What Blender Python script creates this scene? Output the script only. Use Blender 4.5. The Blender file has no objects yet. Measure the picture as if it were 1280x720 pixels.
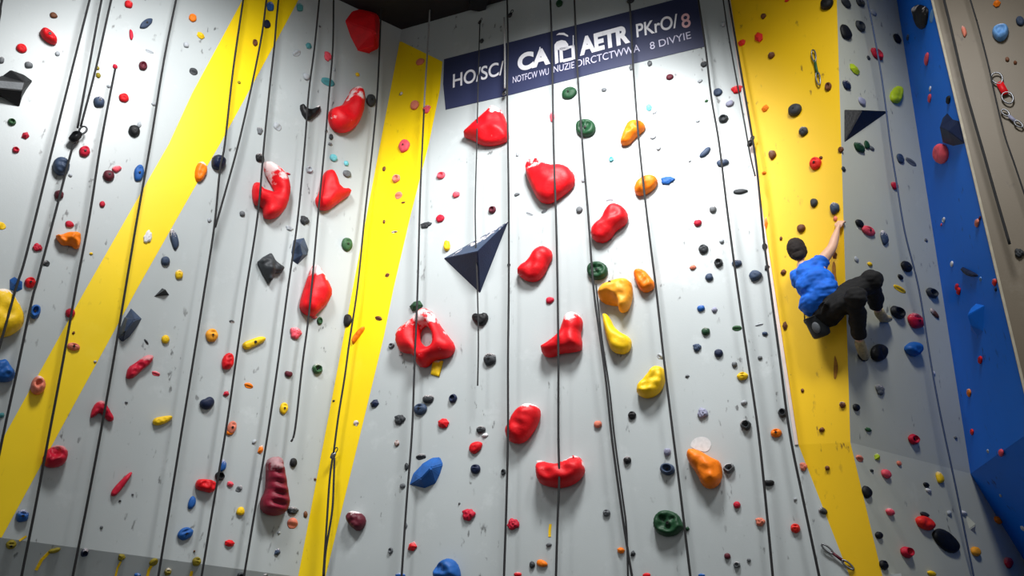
import bpy, bmesh, math, random
from math import sin, cos, pi, radians, sqrt, atan2, hypot
from mathutils import Vector, Matrix, noise
from mathutils.geometry import delaunay_2d_cdt
random.seed(7)
SC = bpy.context.scene
COL = SC.collection
V = Vector
# ------------------------------------------------------------------ camera
TH = radians(26); F = 1100.0; C0 = V((0, 0, 1.5))
def ray(x, y):
    a = x-640; b = 360-y
    return V((a, F*cos(TH)-b*sin(TH), F*sin(TH)+b*cos(TH)))
def atY(x, y, Y):
    r = ray(x, y); return C0+r*(Y/r.y)
cam_d = bpy.data.cameras.new('camera'); cam = bpy.data.objects.new('camera', cam_d); COL.objects.link(cam)
cam.location = C0; cam.rotation_euler = (radians(90)+TH, 0, 0)
cam_d.sensor_width = 36; cam_d.lens = 36*F/1280; cam_d.clip_end = 200
SC.camera = cam
# ------------------------------------------------------------------ planes of the walls
class Pl:
    def __init__(s, a, b, c):
        s.o = V(a); n = (b-a).cross(c-a).normalized()
        if n.dot(C0-a) < 0: n = -n
        s.n = n
        up = V((0, 0, 1)); s.v = (up-n*up.dot(n)).normalized(); s.u = s.v.cross(n)
    def p(s, x, y, off=0):
        r = ray(x, y); t = ((s.o+s.n*off-C0).dot(s.n))/r.dot(s.n); return C0+r*t
    def mat(s, loc):
        m = Matrix((s.u, s.v, s.n)).transposed().to_4x4(); m.translation = loc; return m
def hd(az): return V((sin(radians(az)), cos(radians(az)), 0))
a = atY(460, 360, 9.4); PC = Pl(a, a+hd(-69), a+V((0, 0, 1)))
K1, K2 = (502, 37), (373, 720)
c1 = PC.p(*K1); c2 = PC.p(*K2)
PL = Pl(c1, c2, c1+hd(54))
ZT = c1.z
kA = PL.p(0, 672); kB = PL.p(373, 721)
dwn = V((0, 0, -.5))-PL.n*.24
PK = Pl(kA, kB, kA+dwn)
A = PC.p(913, 0); B = PC.p(998, 556); D = atY(1063, 553, 7.45)
PY = Pl(A, B, D); Ft = PY.p(1046, 0)
E_ = atY(1213, 592, 8.5); PR = Pl(D, E_, Ft); G = PR.p(1121, 0)
B2 = PC.p(1062, 720); PY2 = Pl(B, B2, D); D2 = PY2.p(1103, 720)
PR2 = Pl(D, E_, D2)
Q = atY(1280, 545, 6.95); PB = Pl(E_, G, Q)
Q2 = PR2.p(1280, 700); PB2 = Pl(E_, Q, Q2)
H_ = PB.p(1165, 0); I_ = PB.p(1280, 485)
PS = Pl(H_, I_, I_+hd(118)*1.0)
def lin(p, q, y): return p[0]+(q[0]-p[0])*(y-p[1])/(q[1]-p[1])
def pip(x, y, poly):
    c = False; n = len(poly); j = n-1
    for i in range(n):
        xi, yi = poly[i]; xj, yj = poly[j]
        if (yi > y) != (yj > y) and x < (xj-xi)*(y-yi)/(yj-yi)+xi: c = not c
        j = i
    return c
def facet(x, y):
    if x < lin(K1, K2, y):
        return 'kick' if y > 672+(x)*(49/373.) else 'left'
    if y < 556: le = lin((913, 0), (998, 556), y)
    else: le = lin((998, 556), (1062, 720), y)
    if x < le: return 'centre'
    yr = lin((1046, 0), (1063, 553), y) if y < 554 else lin((1063, 553), (1103, 720), y)
    if x < yr: return 'pillar' if y < 554 else 'pillar2'
    if y < 592 and x < lin((1121, 0), (1213, 592), y):
        if y < 553+(x-1063)*39/150.: return 'right'
        return 'right2'
    if y >= 592 and x < lin((1213, 592), (1280, 700), y): return 'right2'
    if x > lin((1165, 0), (1280, 485), y): return 'side'
    if y > 592-(x-1213)*47/67.: return 'blue2'
    return 'blue'
PLN = dict(left=PL, kick=PK, centre=PC, pillar=PY, pillar2=PY2, right=PR, right2=PR2, blue=PB, blue2=PB2, side=PS)
# ------------------------------------------------------------------ materials
def lincol(h):
    r = []
    for c in h:
        c /= 255.0
        r.append(c/12.92 if c <= .04045 else ((c+.055)/1.055)**2.4)
    return tuple(r)+(1,)
def newmat(name):
    m = bpy.data.materials.new(name); m.use_nodes = True
    nt = m.node_tree; b = nt.nodes['Principled BSDF']; return m, nt, b
def N(nt, t, **k):
    n = nt.nodes.new(t)
    for a_, v in k.items():
        if a_ in n.inputs: n.inputs[a_].default_value = v
        else: setattr(n, a_, v)
    return n
def ramp(nt, src, p0, p1, lo=0, hi=1):
    r = nt.nodes.new('ShaderNodeMapRange'); r.inputs[1].default_value = p0; r.inputs[2].default_value = p1
    r.inputs[3].default_value = lo; r.inputs[4].default_value = hi
    nt.links.new(src, r.inputs[0]); return r.outputs[0]
def mix(nt, fac, a_, b_):
    m = nt.nodes.new('ShaderNodeMix'); m.data_type = 'RGBA'
    for s, v in ((0, fac), (6, a_), (7, b_)):
        if isinstance(v, (tuple, list, float, int)): m.inputs[s].default_value = v
        else: nt.links.new(v, m.inputs[s])
    return m.outputs[2]
def painted(name, col, scuff=(70, 70, 70), amt=.5, rough=.4, chalk=.5, spec=.5):
    m, nt, b = newmat(name); tc = N(nt, 'ShaderNodeTexCoord')
    n1 = N(nt, 'ShaderNodeTexNoise', Scale=.7, Detail=5.0); nt.links.new(tc.outputs['Object'], n1.inputs['Vector'])
    base = lincol(col); dk = tuple(c*.88 for c in base[:3])+(1,)
    c = mix(nt, ramp(nt, n1.outputs[0], .35, .7), dk, base)
    # broad chalk smears
    n2 = N(nt, 'ShaderNodeTexNoise', Scale=2.3, Detail=8.0, Roughness=.7); nt.links.new(tc.outputs['Object'], n2.inputs['Vector'])
    c = mix(nt, ramp(nt, n2.outputs[0], .58, .78, 0, chalk), c, (min(1, base[0]*1.1+.12), min(1, base[1]*1.1+.12), min(1, base[2]*1.1+.12), 1))
    # rubber scuffs: stretched spots gathered in patches
    mp = N(nt, 'ShaderNodeMapping'); mp.inputs['Scale'].default_value = (1, 1, .45); nt.links.new(tc.outputs['Object'], mp.inputs['Vector'])
    n3 = N(nt, 'ShaderNodeTexNoise', Scale=17.0, Detail=3.0); nt.links.new(mp.outputs[0], n3.inputs['Vector'])
    n4 = N(nt, 'ShaderNodeTexNoise', Scale=1.7, Detail=2.0); nt.links.new(tc.outputs['Object'], n4.inputs['Vector'])
    s1 = ramp(nt, n3.outputs[0], .64, .72); s2 = ramp(nt, n4.outputs[0], .5, .62)
    mu = N(nt, 'ShaderNodeMath', operation='MULTIPLY'); nt.links.new(s1, mu.inputs[0]); nt.links.new(s2, mu.inputs[1])
    c = mix(nt, ramp(nt, mu.outputs[0], 0, 1, 0, amt), c, lincol(scuff))
    nt.links.new(c, b.inputs['Base Color']); b.inputs['Roughness'].default_value = rough
    b.inputs['Specular IOR Level'].default_value = spec
    n5 = N(nt, 'ShaderNodeTexNoise', Scale=60.0, Detail=3.0); nt.links.new(tc.outputs['Object'], n5.inputs['Vector'])
    bu = N(nt, 'ShaderNodeBump', Strength=.12, Distance=.004); nt.links.new(n5.outputs[0], bu.inputs['Height']); nt.links.new(bu.outputs[0], b.inputs['Normal'])
    return m
M = {}
M['grey_wall'] = painted('grey_wall_paint', (175, 182, 183), chalk=.45, rough=.42, amt=.8)
M['grey_wall_r'] = painted('grey_wall_paint_worn', (196, 198, 182), chalk=.3, amt=.7, rough=.5)
M['yellow_paint'] = painted('yellow_wall_paint', (250, 214, 0), scuff=(120, 85, 20), chalk=.12, amt=.3, rough=.42)
M['yellow_pillar'] = painted('yellow_pillar_paint', (243, 196, 0), scuff=(110, 70, 25), chalk=.08, amt=.9, rough=.5)
M['blue_paint'] = painted('blue_wall_paint', (0, 118, 240), scuff=(0, 30, 90), chalk=.06, amt=.7, rough=.5, spec=.25)
M['brown_paint'] = painted('brown_wall_plaster', (108, 96, 76), scuff=(70, 60, 50), chalk=.35, amt=.8, rough=.55)
def plain(name, col, rough=.5, metal=0, var=.12, scale=8., spec=.5):
    m, nt, b = newmat(name); tc = N(nt, 'ShaderNodeTexCoord')
    n1 = N(nt, 'ShaderNodeTexNoise', Scale=scale, Detail=4.0); nt.links.new(tc.outputs['Object'], n1.inputs['Vector'])
    base = lincol(col); dk = tuple(c*(1-var*2) for c in base[:3])+(1,)
    c = mix(nt, ramp(nt, n1.outputs[0], .3, .7), dk, base)
    nt.links.new(c, b.inputs['Base Color']); b.inputs['Roughness'].default_value = rough; b.inputs['Metallic'].default_value = metal
    b.inputs['Specular IOR Level'].default_value = spec
    return m
M['ceiling'] = plain('dark_ceiling', (26, 27, 30), .8)
M['mat_floor'] = plain('floor_matting', (92, 96, 104), .7)
M['rope'] = plain('black_rope', (26, 27, 30), .8, var=.2, scale=90)
M['rope_pale'] = plain('pale_rope', (150, 150, 150), .8, var=.2, scale=90)
M['rope_blue'] = plain('blue_rope', (70, 86, 120), .8, var=.2, scale=90)
M['navy_banner'] = plain('navy_banner_vinyl', (44, 50, 82), .45, var=.06, scale=2)
M['white_ink'] = plain('white_lettering', (240, 240, 246), .5, var=.02)
M['pink_ink'] = plain('pink_lettering', (240, 190, 195), .5, var=.02)
M['lilac_ink'] = plain('lilac_lettering', (200, 198, 220), .5, var=.02)
M['metal'] = plain('grey_metal', (120, 122, 126), .35, .8, var=.1)
M['dark_metal'] = plain('dark_metal', (40, 41, 45), .4, .5, var=.1)
M['trim'] = plain('raw_plywood_edge', (176, 168, 148), .7, var=.12, scale=14)
M['bolt'] = plain('bolt_steel', (40, 38, 38), .45, .5)
M['skin'] = plain('skin', (226, 178, 150), .5, var=.05, scale=14)
M['hair'] = plain('dark_brown_hair', (34, 24, 20), .85, var=.25, scale=50)
M['shirt'] = plain('blue_shirt_cloth', (0, 112, 236), .75, var=.16, scale=14)
M['trousers'] = plain('black_trouser_cloth', (17, 17, 19), .85, var=.2, scale=12)
M['shoe'] = plain('beige_shoe', (188, 172, 128), .6, var=.2, scale=40)
M['rubber'] = plain('black_rubber', (16, 16, 17), .6)
M['lamp_glass'] = None
COLS = dict(red=((222, 12, 26), 'red'), crimson=((196, 20, 52), 'crimson'), pink=((236, 84, 100), 'pink'), maroon=((92, 24, 40), 'maroon'),
    wine=((128, 22, 46), 'wine-red'), orange=((250, 128, 10), 'orange'), amber=((250, 168, 44), 'amber'), yellow=((245, 200, 20), 'yellow'),
    olive=((140, 126, 30), 'olive'), lime=((176, 200, 30), 'lime'), green=((50, 92, 56), 'green'), dgreen=((22, 66, 38), 'dark green'),
    teal=((70, 140, 146), 'teal'), cyan=((110, 190, 200), 'pale cyan'), sky=((110, 165, 225), 'light blue'), blue=((30, 92, 168), 'blue'),
    slate=((56, 72, 98), 'slate'), navy=((16, 30, 62), 'navy'), black=((20, 21, 24), 'black'), grey=((104, 108, 112), 'grey'),
    char=((52, 56, 60), 'charcoal'), lgrey=((172, 178, 184), 'pale grey'), white=((226, 226, 228), 'white'), brown=((110, 66, 40), 'brown'),
    salmon=((226, 128, 104), 'salmon'), lilac=((150, 152, 176), 'lilac'), scarlet=((238, 44, 34), 'scarlet'))
def resin(key, chalk=0.0):
    k = key+('_chalked' if chalk else '')
    if k in M: return M[k]
    m, nt, b = newmat(COLS[key][1].replace(' ', '_')+'_resin'+('_chalked' if chalk else '')); tc = N(nt, 'ShaderNodeTexCoord')
    base = lincol(COLS[key][0]); n1 = N(nt, 'ShaderNodeTexNoise', Scale=9.0, Detail=5.0); nt.links.new(tc.outputs['Object'], n1.inputs['Vector'])
    dk = tuple(c*.8 for c in base[:3])+(1,)
    c = mix(nt, ramp(nt, n1.outputs[0], .35, .65), dk, base)
    if chalk:
        n2 = N(nt, 'ShaderNodeTexNoise', Scale=7.0, Detail=6.0, Roughness=.6); nt.links.new(tc.outputs['Object'], n2.inputs['Vector'])
        sp = N(nt, 'ShaderNodeSeparateXYZ'); nt.links.new(tc.outputs['Generated'], sp.inputs[0])
        g = ramp(nt, sp.outputs[1], .45, 1.0, -.14, .12)
        ad = N(nt, 'ShaderNodeMath', operation='ADD'); nt.links.new(n2.outputs[0], ad.inputs[0]); nt.links.new(g, ad.inputs[1])
        c = mix(nt, ramp(nt, ad.outputs[0], .52, .60, 0, chalk), c, (.8, .74, .74, 1))
    nt.links.new(c, b.inputs['Base Color']); b.inputs['Roughness'].default_value = .52
    b.inputs['Specular IOR Level'].default_value = .3
    n5 = N(nt, 'ShaderNodeTexNoise', Scale=45.0, Detail=3.0); nt.links.new(tc.outputs['Object'], n5.inputs['Vector'])
    bu = N(nt, 'ShaderNodeBump', Strength=.25, Distance=.01); nt.links.new(n5.outputs[0], bu.inputs['Height']); nt.links.new(bu.outputs[0], b.inputs['Normal'])
    M[k] = m; return m
# ------------------------------------------------------------------ helpers
def mesh_obj(name, vs, fs, mats, parent=None, smooth=True, mi=None):
    me = bpy.data.meshes.new(name); me.from_pydata([tuple(v) for v in vs], [], fs); me.validate()
    for m in mats: me.materials.append(m)
    if mi:
        for p, k in zip(me.polygons, mi): p.material_index = k
    if smooth:
        for p in me.polygons: p.use_smooth = True
    o = bpy.data.objects.new(name, me); COL.objects.link(o)
    if parent: o.parent = parent
    return o
def bm_obj(name, bm, mats, parent=None, smooth=True):
    me = bpy.data.meshes.new(name); bmesh.ops.recalc_face_normals(bm, faces=bm.faces); bm.to_mesh(me); bm.free()
    for m in mats: me.materials.append(m)
    if smooth:
        for p in me.polygons: p.use_smooth = True
    o = bpy.data.objects.new(name, me); COL.objects.link(o)
    if parent: o.parent = parent
    return o
def tag(o, label, cat, group=None):
    o['label'] = label; o['category'] = cat
    if group: o['group'] = group
    return o
def struct(o): o['kind'] = 'structure'; return o
def tube(bm, pts, r, seg=8, closed=False):
    pts = [V(p) for p in pts]; n = len(pts); rings = []
    ref = V((0, 0, 1))
    for i, p in enumerate(pts):
        a_ = pts[i-1] if (i > 0 or closed) else p; b_ = pts[(i+1) % n] if (i < n-1 or closed) else p
        t = (b_-a_).normalized(); 
        if abs(t.dot(ref)) > .95: ref2 = V((1, 0, 0))
        else: ref2 = ref
        x = t.cross(ref2).normalized(); y = t.cross(x)
        rr = r(i/(n-1)) if callable(r) else r
        rings.append([bm.verts.new(p+x*cos(2*pi*k/seg)*rr+y*sin(2*pi*k/seg)*rr) for k in range(seg)])
    m = n if closed else n-1
    for i in range(m):
        A1 = rings[i]; B1 = rings[(i+1) % n]
        for k in range(seg): bm.faces.new((A1[k], A1[(k+1) % seg], B1[(k+1) % seg], B1[k]))
    if not closed:
        bm.faces.new(rings[0][::-1]); bm.faces.new(rings[-1])
# ------------------------------------------------------------------ the walls
def wall(name, polys, mats):
    """polys: (list of world points, normal, material index, thickness; 0 = painted skin on the wall)"""
    vs = []; fs = []; mi = []
    for pts, n, k, th in polys:
        i0 = len(vs); m = len(pts)
        cr = V((0, 0, 0))
        for i in range(m): cr += (pts[i]-pts[0]).cross(pts[(i+1) % m]-pts[0])
        if cr.dot(n) < 0: pts = pts[::-1]
        vs += list(pts); fs.append(list(range(i0, i0+m))); mi.append(k)
        if th:
            vs += [p-n*th for p in pts]; fs.append([i0+m+i for i in range(m)][::-1]); mi.append(k)
            for i in range(m):
                j = (i+1) % m; fs.append([i0+j, i0+i, i0+m+i, i0+m+j]); mi.append(k)
    return struct(mesh_obj(name, vs, fs, mats, smooth=False, mi=mi))
def up_to(pl, pa, pb, z):
    d = pb-pa; return pa+d*((z-pa.z)/d.z)
def drop(p, z=0): return V((p.x, p.y, z))
HD54 = hd(54)
lt_top = c1-HD54*7.0; lk = lambda x: PL.p(x, 672+x*49/373.)
kL = kA-HD54*3.0 if False else PL.p(-420, 672-420*49/373.)
tl = up_to(PL, kL, kL+PL.v, ZT)
kk = lambda p: p+dwn
left_polys = [([c1, tl, kL, kA, kB], PL.n, 0, .05),
    ([kL, kk(kL), kk(kB), kB], PK.n, 0, .05),
    ([kk(kL), drop(kk(kL)), drop(kk(kB)), kk(kB)], V((PL.n.x, PL.n.y, 0)).normalized(), 0, .05)]
sp = [(320, -30), (303, 0), (240, 117), (211, 180), (108, 360), (8, 540), (-61, 664), (2, 672), (74, 540), (172, 360), (240, 240), (275, 180), (345, 52), (373, 0), (388, -28)]
left_polys.append(([PL.p(x, y, .002) for x, y in sp], PL.n, 1, 0))
wall('wall_left', left_polys, [M['grey_wall'], M['yellow_paint']])
cb = PC.p(373, 720); cbb = PC.p(369, 745)
rt = up_to(PC, B, A, ZT)
cr_polys = [([c1, cb, drop(cb), drop(B2+PC.u*.4), B2+PC.u*.4, B2, B, A, rt], PC.n, 0, .05)]
cs = [(502, 52), (553, 77), (550, 112), (536, 180), (513, 270), (492, 360), (480, 420), (451, 540), (407, 720)]
csp = [PC.p(x, y, .002) for x, y in cs]+[drop(PC.p(407, 720, .002), 1.2), drop(PC.p(373, 720, .002), 1.2), PC.p(373, 719, .002), PC.p(lin(K1, K2, 52)+.3, 52, .002)][0:4]
cr_polys.append((csp, PC.n, 1, 0))
wall('wall_center', cr_polys, [M['grey_wall'], M['yellow_paint']])
Ftt = up_to(PY, D, Ft, ZT); AT = rt
wall('wall_pillar', [([A, B, D, Ft, Ftt, AT], PY.n, 0, .03), ([B, B2, D2, D], PY2.n, 0, .03),
    ([B2, drop(B2), drop(D2), D2], V((PY.n.x, PY.n.y, 0)).normalized(), 0, .03)], [M['yellow_pillar']])
Gt = up_to(PR, E_, G, ZT)
R2b = PR2.p(1300, 732)
wall('wall_right', [([Ft, D, E_, G, Gt, Ftt], PR.n, 0, .03), ([D, D2, Q2, E_], PR2.n, 0, .03),
    ([D2, drop(D2), drop(Q2), Q2], V((PR.n.x, PR.n.y, 0)).normalized(), 0, .03)], [M['grey_wall_r']])
Ht = up_to(PB, I_, H_, ZT)
wall('wall_corner', [([G, E_, Q, I_, H_, Ht, Gt], PB.n, 0, .03), ([E_, Q2, Q], PB2.n, 0, .03),
    ([Q, Q2, drop(Q2), drop(Q)], V((PB.n.x, PB.n.y, 0)).normalized(), 0, .03)], [M['blue_paint']])
s_dir = (PS.u if PS.u.x > 0 else -PS.u)
Sb = up_to(PS, H_, I_, 0.0); 
wall('wall_side', [([Ht, H_, I_, Q, Sb+s_dir*0.0, Sb+s_dir*2.2, Ht+s_dir*2.2], PS.n, 0, .04)], [M['brown_paint']])
bm = bmesh.new(); e1 = Ht+PS.n*.012; e2 = up_to(PS, H_, I_, .05)+PS.n*.012
for s in range(1):
    x = s_dir*.02; y = PS.n*.03
    ring = []
    for p in (e1, e2):
        ring.append([bm.verts.new(p+a_) for a_ in (-x*.5-y, x*.5-y, x*.5+y, -x*.5+y)])
    for i in range(4): bm.faces.new((ring[0][i], ring[0][(i+1) % 4], ring[1][(i+1) % 4], ring[1][i]))
    bm.faces.new(ring[0]); bm.faces.new(ring[1][::-1])
struct(bm_obj('trim_1', bm, [M['trim']], smooth=False))
bm = bmesh.new(); ring = []
for p in (AT, B):
    q = p+PC.n*.001; w_ = PC.u*(.030 if PC.u.x < 0 else -.030)
    ring.append([bm.verts.new(v) for v in (q, q+w_, q+w_+PC.n*.012, q+PC.n*.012)])
for i in range(4): bm.faces.new((ring[0][i], ring[0][(i+1) % 4], ring[1][(i+1) % 4], ring[1][i]))
bm.faces.new(ring[0]); bm.faces.new(ring[1][::-1])
M['trim_pale'] = plain('pale_edge_strip', (214, 196, 190), .6, var=.06, scale=14)
struct(bm_obj('trim_5', bm, [M['trim_pale']], smooth=False))
# ceiling and floor
zc = ZT+.001
def slab(name, x0, x1, y0, y1, z0, z1, m):
    vs = [(x, y, z) for z in (z0, z1) for x, y in ((x0, y0), (x1, y0), (x1, y1), (x0, y1))]
    fs = [(3, 2, 1, 0), (4, 5, 6, 7), (0, 1, 5, 4), (1, 2, 6, 5), (2, 3, 7, 6), (3, 0, 4, 7)]
    return struct(mesh_obj(name, vs, fs, [m], smooth=False))
slab('ceiling', -9, 9, -4, 11, ZT+.002, ZT+.2, M['ceiling'])
slab('floor', -9, 9, -4, 11, -.2, -.002, M['mat_floor'])
# steel beams under the ceiling, near the back corner
def beam(p, q, w, h, label):
    bm = bmesh.new(); d = (q-p).normalized(); x = d.cross(V((0, 0, 1))).normalized()*w/2; t = w*.08
    prof = [(-1, 0), (1, 0), (1, .12), (.12, .2), (.12, .8), (1, .88), (1, 1), (-1, 1), (-1, .88), (-.12, .8), (-.12, .2), (-1, .12)]
    R_ = [[bm.verts.new(a_+x*u+V((0, 0, -h+h*v))) for u, v in prof] for a_ in (p, q)]
    n = len(prof)
    for i in range(n): bm.faces.new((R_[0][i], R_[0][(i+1) % n], R_[1][(i+1) % n], R_[1][i]))
    bm.faces.new(R_[0]); bm.faces.new(R_[1][::-1])
    return tag(bm_obj('ceiling_beam', bm, [M['dark_metal']], smooth=False), label, 'beam')
def ceil_pt(x, y): r = ray(x, y); return C0+r*((ZT-C0.z)/r.z)
beam(ceil_pt(596, 9), ceil_pt(640, -150), .22, .07, 'dark steel beam under the ceiling above the pale corner rope')
# ------------------------------------------------------------------ outline holds
def seg_d(p, a_, b_):
    d = b_-a_; t = max(0, min(1, (p-a_).dot(d)/max(1e-12, d.dot(d)))); return (p-(a_+d*t)).length
def smooth_poly(pts, it=2):
    for _ in range(it):
        q = []
        n = len(pts)
        for i in range(n):
            a_ = pts[i]; b_ = pts[(i+1) % n]; q += [a_*.75+b_*.25, a_*.25+b_*.75]
        pts = q
    return pts
def fit(pl, pts, H, lift=.35):
    P = [pl.p(x, y, H*lift) for x, y in pts]
    c = sum(P, V((0, 0, 0)))/len(P); base = c-pl.n*H*lift
    L = [V(((p-c).dot(pl.u), (p-c).dot(pl.v))) for p in P]
    return base, L
def pillow(name, pl, pts, H, mats, hole=None, tilt=(0, .0), pockets=(), rough=.09, sm=1, power=.75, ribs=None, rim=.25, parent=None, flat=False, loc=None, cuts=()):
    base, L = fit(pl, pts, H)
    Lc = base+pl.n*H*.35
    if sm: L = smooth_poly(L, sm)
    Hh = None
    if hole:
        Hh = [V(((q-Lc).dot(pl.u), (q-Lc).dot(pl.v))) for q in [pl.p(x, y, H*.35) for x, y in hole]]
        Hh = smooth_poly(Hh, 2)
    xs = [p.x for p in L]; ys = [p.y for p in L]; x0, x1, y0, y1 = min(xs), max(xs), min(ys), max(ys)
    size = max(x1-x0, y1-y0); st = size/22.
    P = list(L); nb = len(L); edges = [(i, (i+1) % nb) for i in range(nb)]; loops = [(0, nb)]
    if Hh:
        P += Hh; edges += [(nb+i, nb+(i+1) % len(Hh)) for i in range(len(Hh))]; loops.append((nb, len(Hh)))
    nbt = len(P); segs = [(P[a_], P[b_]) for a_, b_ in edges]
    inpoly = lambda q: pip(q.x, q.y, [(v.x, v.y) for v in L]) and not (Hh and pip(q.x, q.y, [(v.x, v.y) for v in Hh]))
    ds = [0]*nbt
    row = 0; y = y0
    while y <= y1:
        x = x0+(row % 2)*st/2
        while x <= x1:
            q = V((x+random.uniform(-.1, .1)*st, y+random.uniform(-.1, .1)*st))
            if inpoly(q):
                d = min(seg_d(q, a_, b_) for a_, b_ in segs)
                if d > st*.4: P.append(q); ds.append(d)
            x += st
        y += st*.87; row += 1
    r = delaunay_2d_cdt(P, edges, [], 0, 1e-7)
    vs2, tris, ov = r[0], r[2], r[3]
    dm = max(ds) or st
    verts = []; 
    sx = x1-x0; sy = y1-y0; sd = random.uniform(0, 99)
    for i, v in enumerate(vs2):
        o_ = ov[i][0] if ov[i] else 0
        d = ds[o_] if o_ < len(ds) else 0
        t = min(1, d/(dm*power)); h = sqrt(max(0, 1-(1-t)**2))
        nx = (v.x-(x0+x1)/2)/sx*2; ny = (v.y-(y0+y1)/2)/sy*2
        z = H*(rim+(1-rim)*h*(1+tilt[0]*nx+tilt[1]*ny))
        for (px_, py_, rr, dep) in pockets:
            g = hypot(nx-px_, (ny-py_))/rr
            if g < 1.6: z -= H*dep*(1/(1+math.exp((g-1)*7)))
        for (ang, off, slope) in cuts:     # planar chisel cuts
            s = nx*cos(ang)+ny*sin(ang)-off
            if s > 0: z = min(z, H*(1.0-slope*s)) if t > .15 else z
        if ribs and t > .1:
            z += H*ribs[0]*(abs((v.y/sy*ribs[1]+.1*sin(nx*2)) % 1-.5)*2-.5)*t
        z += H*rough*t*noise.noise(V((v.x/size*5+sd, v.y/size*5, sd)))*2
        verts.append(V((v.x, v.y, max(z, H*.06))))
    faces = []
    for f in tris:
        c = (vs2[f[0]]+vs2[f[1]]+vs2[f[2]])/3
        if inpoly(c):
            n = (verts[f[1]]-verts[f[0]]).cross(verts[f[2]]-verts[f[0]])
            faces.append(list(f) if n.z > 0 else list(f)[::-1])
    # skirt down to the wall
    bmap = {}
    for i in range(len(vs2)):
        for o_ in ov[i]:
            if o_ < nbt: bmap[o_] = i
    cx = sum(xs)/len(xs); cy = sum(ys)/len(ys)
    for li, (s0, n) in enumerate(loops):
        ids = []
        for k in range(n):
            v = verts[bmap[s0+k]]; 
            pr = P[s0+(k-1) % n]; nx_ = P[s0+(k+1) % n]; tn = (nx_-pr); tn = tn.normalized() if tn.length > 1e-9 else V((1, 0))
            nor = V((tn.y, -tn.x)); ins = H*.10
            area = sum(P[s0+j].x*P[s0+(j+1) % n].y-P[s0+(j+1) % n].x*P[s0+j].y for j in range(n))
            if (area < 0): nor = -nor
            if li == 1: nor = -nor
            ids.append(len(verts)); verts.append(V((v.x-nor.x*ins, v.y-nor.y*ins, -.004)))
        for k in range(n):
            a_, b_ = bmap[s0+k], bmap[s0+(k+1) % n]; c_, d_ = ids[k], ids[(k+1) % n]
            faces.append([a_, c_, d_, b_] if (area > 0) != (li == 1) else [b_, d_, c_, a_])
    o = mesh_obj(name, verts, faces, mats, parent, smooth=not flat)
    o.matrix_world = pl.mat(base)
    bmn = bmesh.new(); bmn.from_mesh(o.data); bmesh.ops.recalc_face_normals(bmn, faces=bmn.faces); bmn.to_mesh(o.data); bmn.free()
    return o, (x0, x1, y0, y1)
def volume(name, pl, pts, apex, mats, mi=None, lift=.0, faces=None, bevel=.006):
    """faceted volume: outline on the wall, apex points (x, y, height) off it, flat faces"""
    P = [pl.p(x, y, 0) for x, y in pts]; base = sum(P, V((0, 0, 0)))/len(P)
    L = [V(((p-base).dot(pl.u), (p-base).dot(pl.v), -.003)) for p in P]
    for x, y, h in apex:
        p = pl.p(x, y, h if pl in (PC, PL, PK) else 0); L.append(V(((p-base).dot(pl.u), (p-base).dot(pl.v), h)))
    if faces is None:
        r = delaunay_2d_cdt([V((v.x, v.y)) for v in L], [(i, (i+1) % len(pts)) for i in range(len(pts))], [], 1, 1e-7)
        faces = [[r[3][i][0] for i in f] for f in r[2]]
    o = mesh_obj(name, L, faces, mats, smooth=False)
    bmn = bmesh.new(); bmn.from_mesh(o.data); bmesh.ops.recalc_face_normals(bmn, faces=bmn.faces)
    c = sum((f.normal.z*f.calc_area() for f in bmn.faces))
    if c < 0: bmesh.ops.reverse_faces(bmn, faces=bmn.faces)
    if mi:
        bmn.faces.ensure_lookup_table()
        for i, k in enumerate(mi): bmn.faces[i].material_index = k
    bmesh.ops.bevel(bmn, geom=[e for e in bmn.edges if len(e.link_faces) == 2], offset=bevel, segments=2, affect='EDGES')
    bmn.to_mesh(o.data); bmn.free()
    o.matrix_world = pl.mat(base)
    return o
def bolt_mesh():
    bm = bmesh.new(); s = 10
    R_ = [(.55, 0), (.55, .25), (.9, .25), (1, .35), (1, .6), (.85, .75), (.5, .78), (.42, .45), (0, .45)]
    rings = []
    for r, z in R_[:-1]: rings.append([bm.verts.new((r*cos(2*pi*k/s), r*sin(2*pi*k/s), z)) for k in range(s)])
    for i in range(len(rings)-1):
        for k in range(s): bm.faces.new((rings[i][k], rings[i][(k+1) % s], rings[i+1][(k+1) % s], rings[i+1][k]))
    bm.faces.new(rings[0][::-1]); bm.faces.new(rings[-1])
    me = bpy.data.meshes.new('bolt'); bmesh.ops.recalc_face_normals(bm, faces=bm.faces); bm.to_mesh(me); bm.free(); me.materials.append(M['bolt']); return me
BOLT = bolt_mesh()
def add_bolt(parent, x, y, z, r):
    b = bpy.data.objects.new('bolt', BOLT); COL.objects.link(b); b.parent = parent
    s = parent.scale
    b.location = (x, y, z); b.scale = (r/s[0], r/s[1], r/s[2]); return b
LAND = []   # landmarks: x, y, phrase
def big(x, y, phrase): LAND.append((x, y, phrase))
GR = dict(left='climbing holds on the left grey wall', kick='climbing holds on the left kick panel', centre='climbing holds on the central wall',
    pillar='climbing holds on the yellow pillar', pillar2='climbing holds on the yellow pillar', right='climbing holds on the right grey wall',
    right2='climbing holds on the lower right grey wall', blue='climbing holds on the blue wall', blue2='climbing holds on the blue wall', side='climbing holds on the brown wall')
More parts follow.
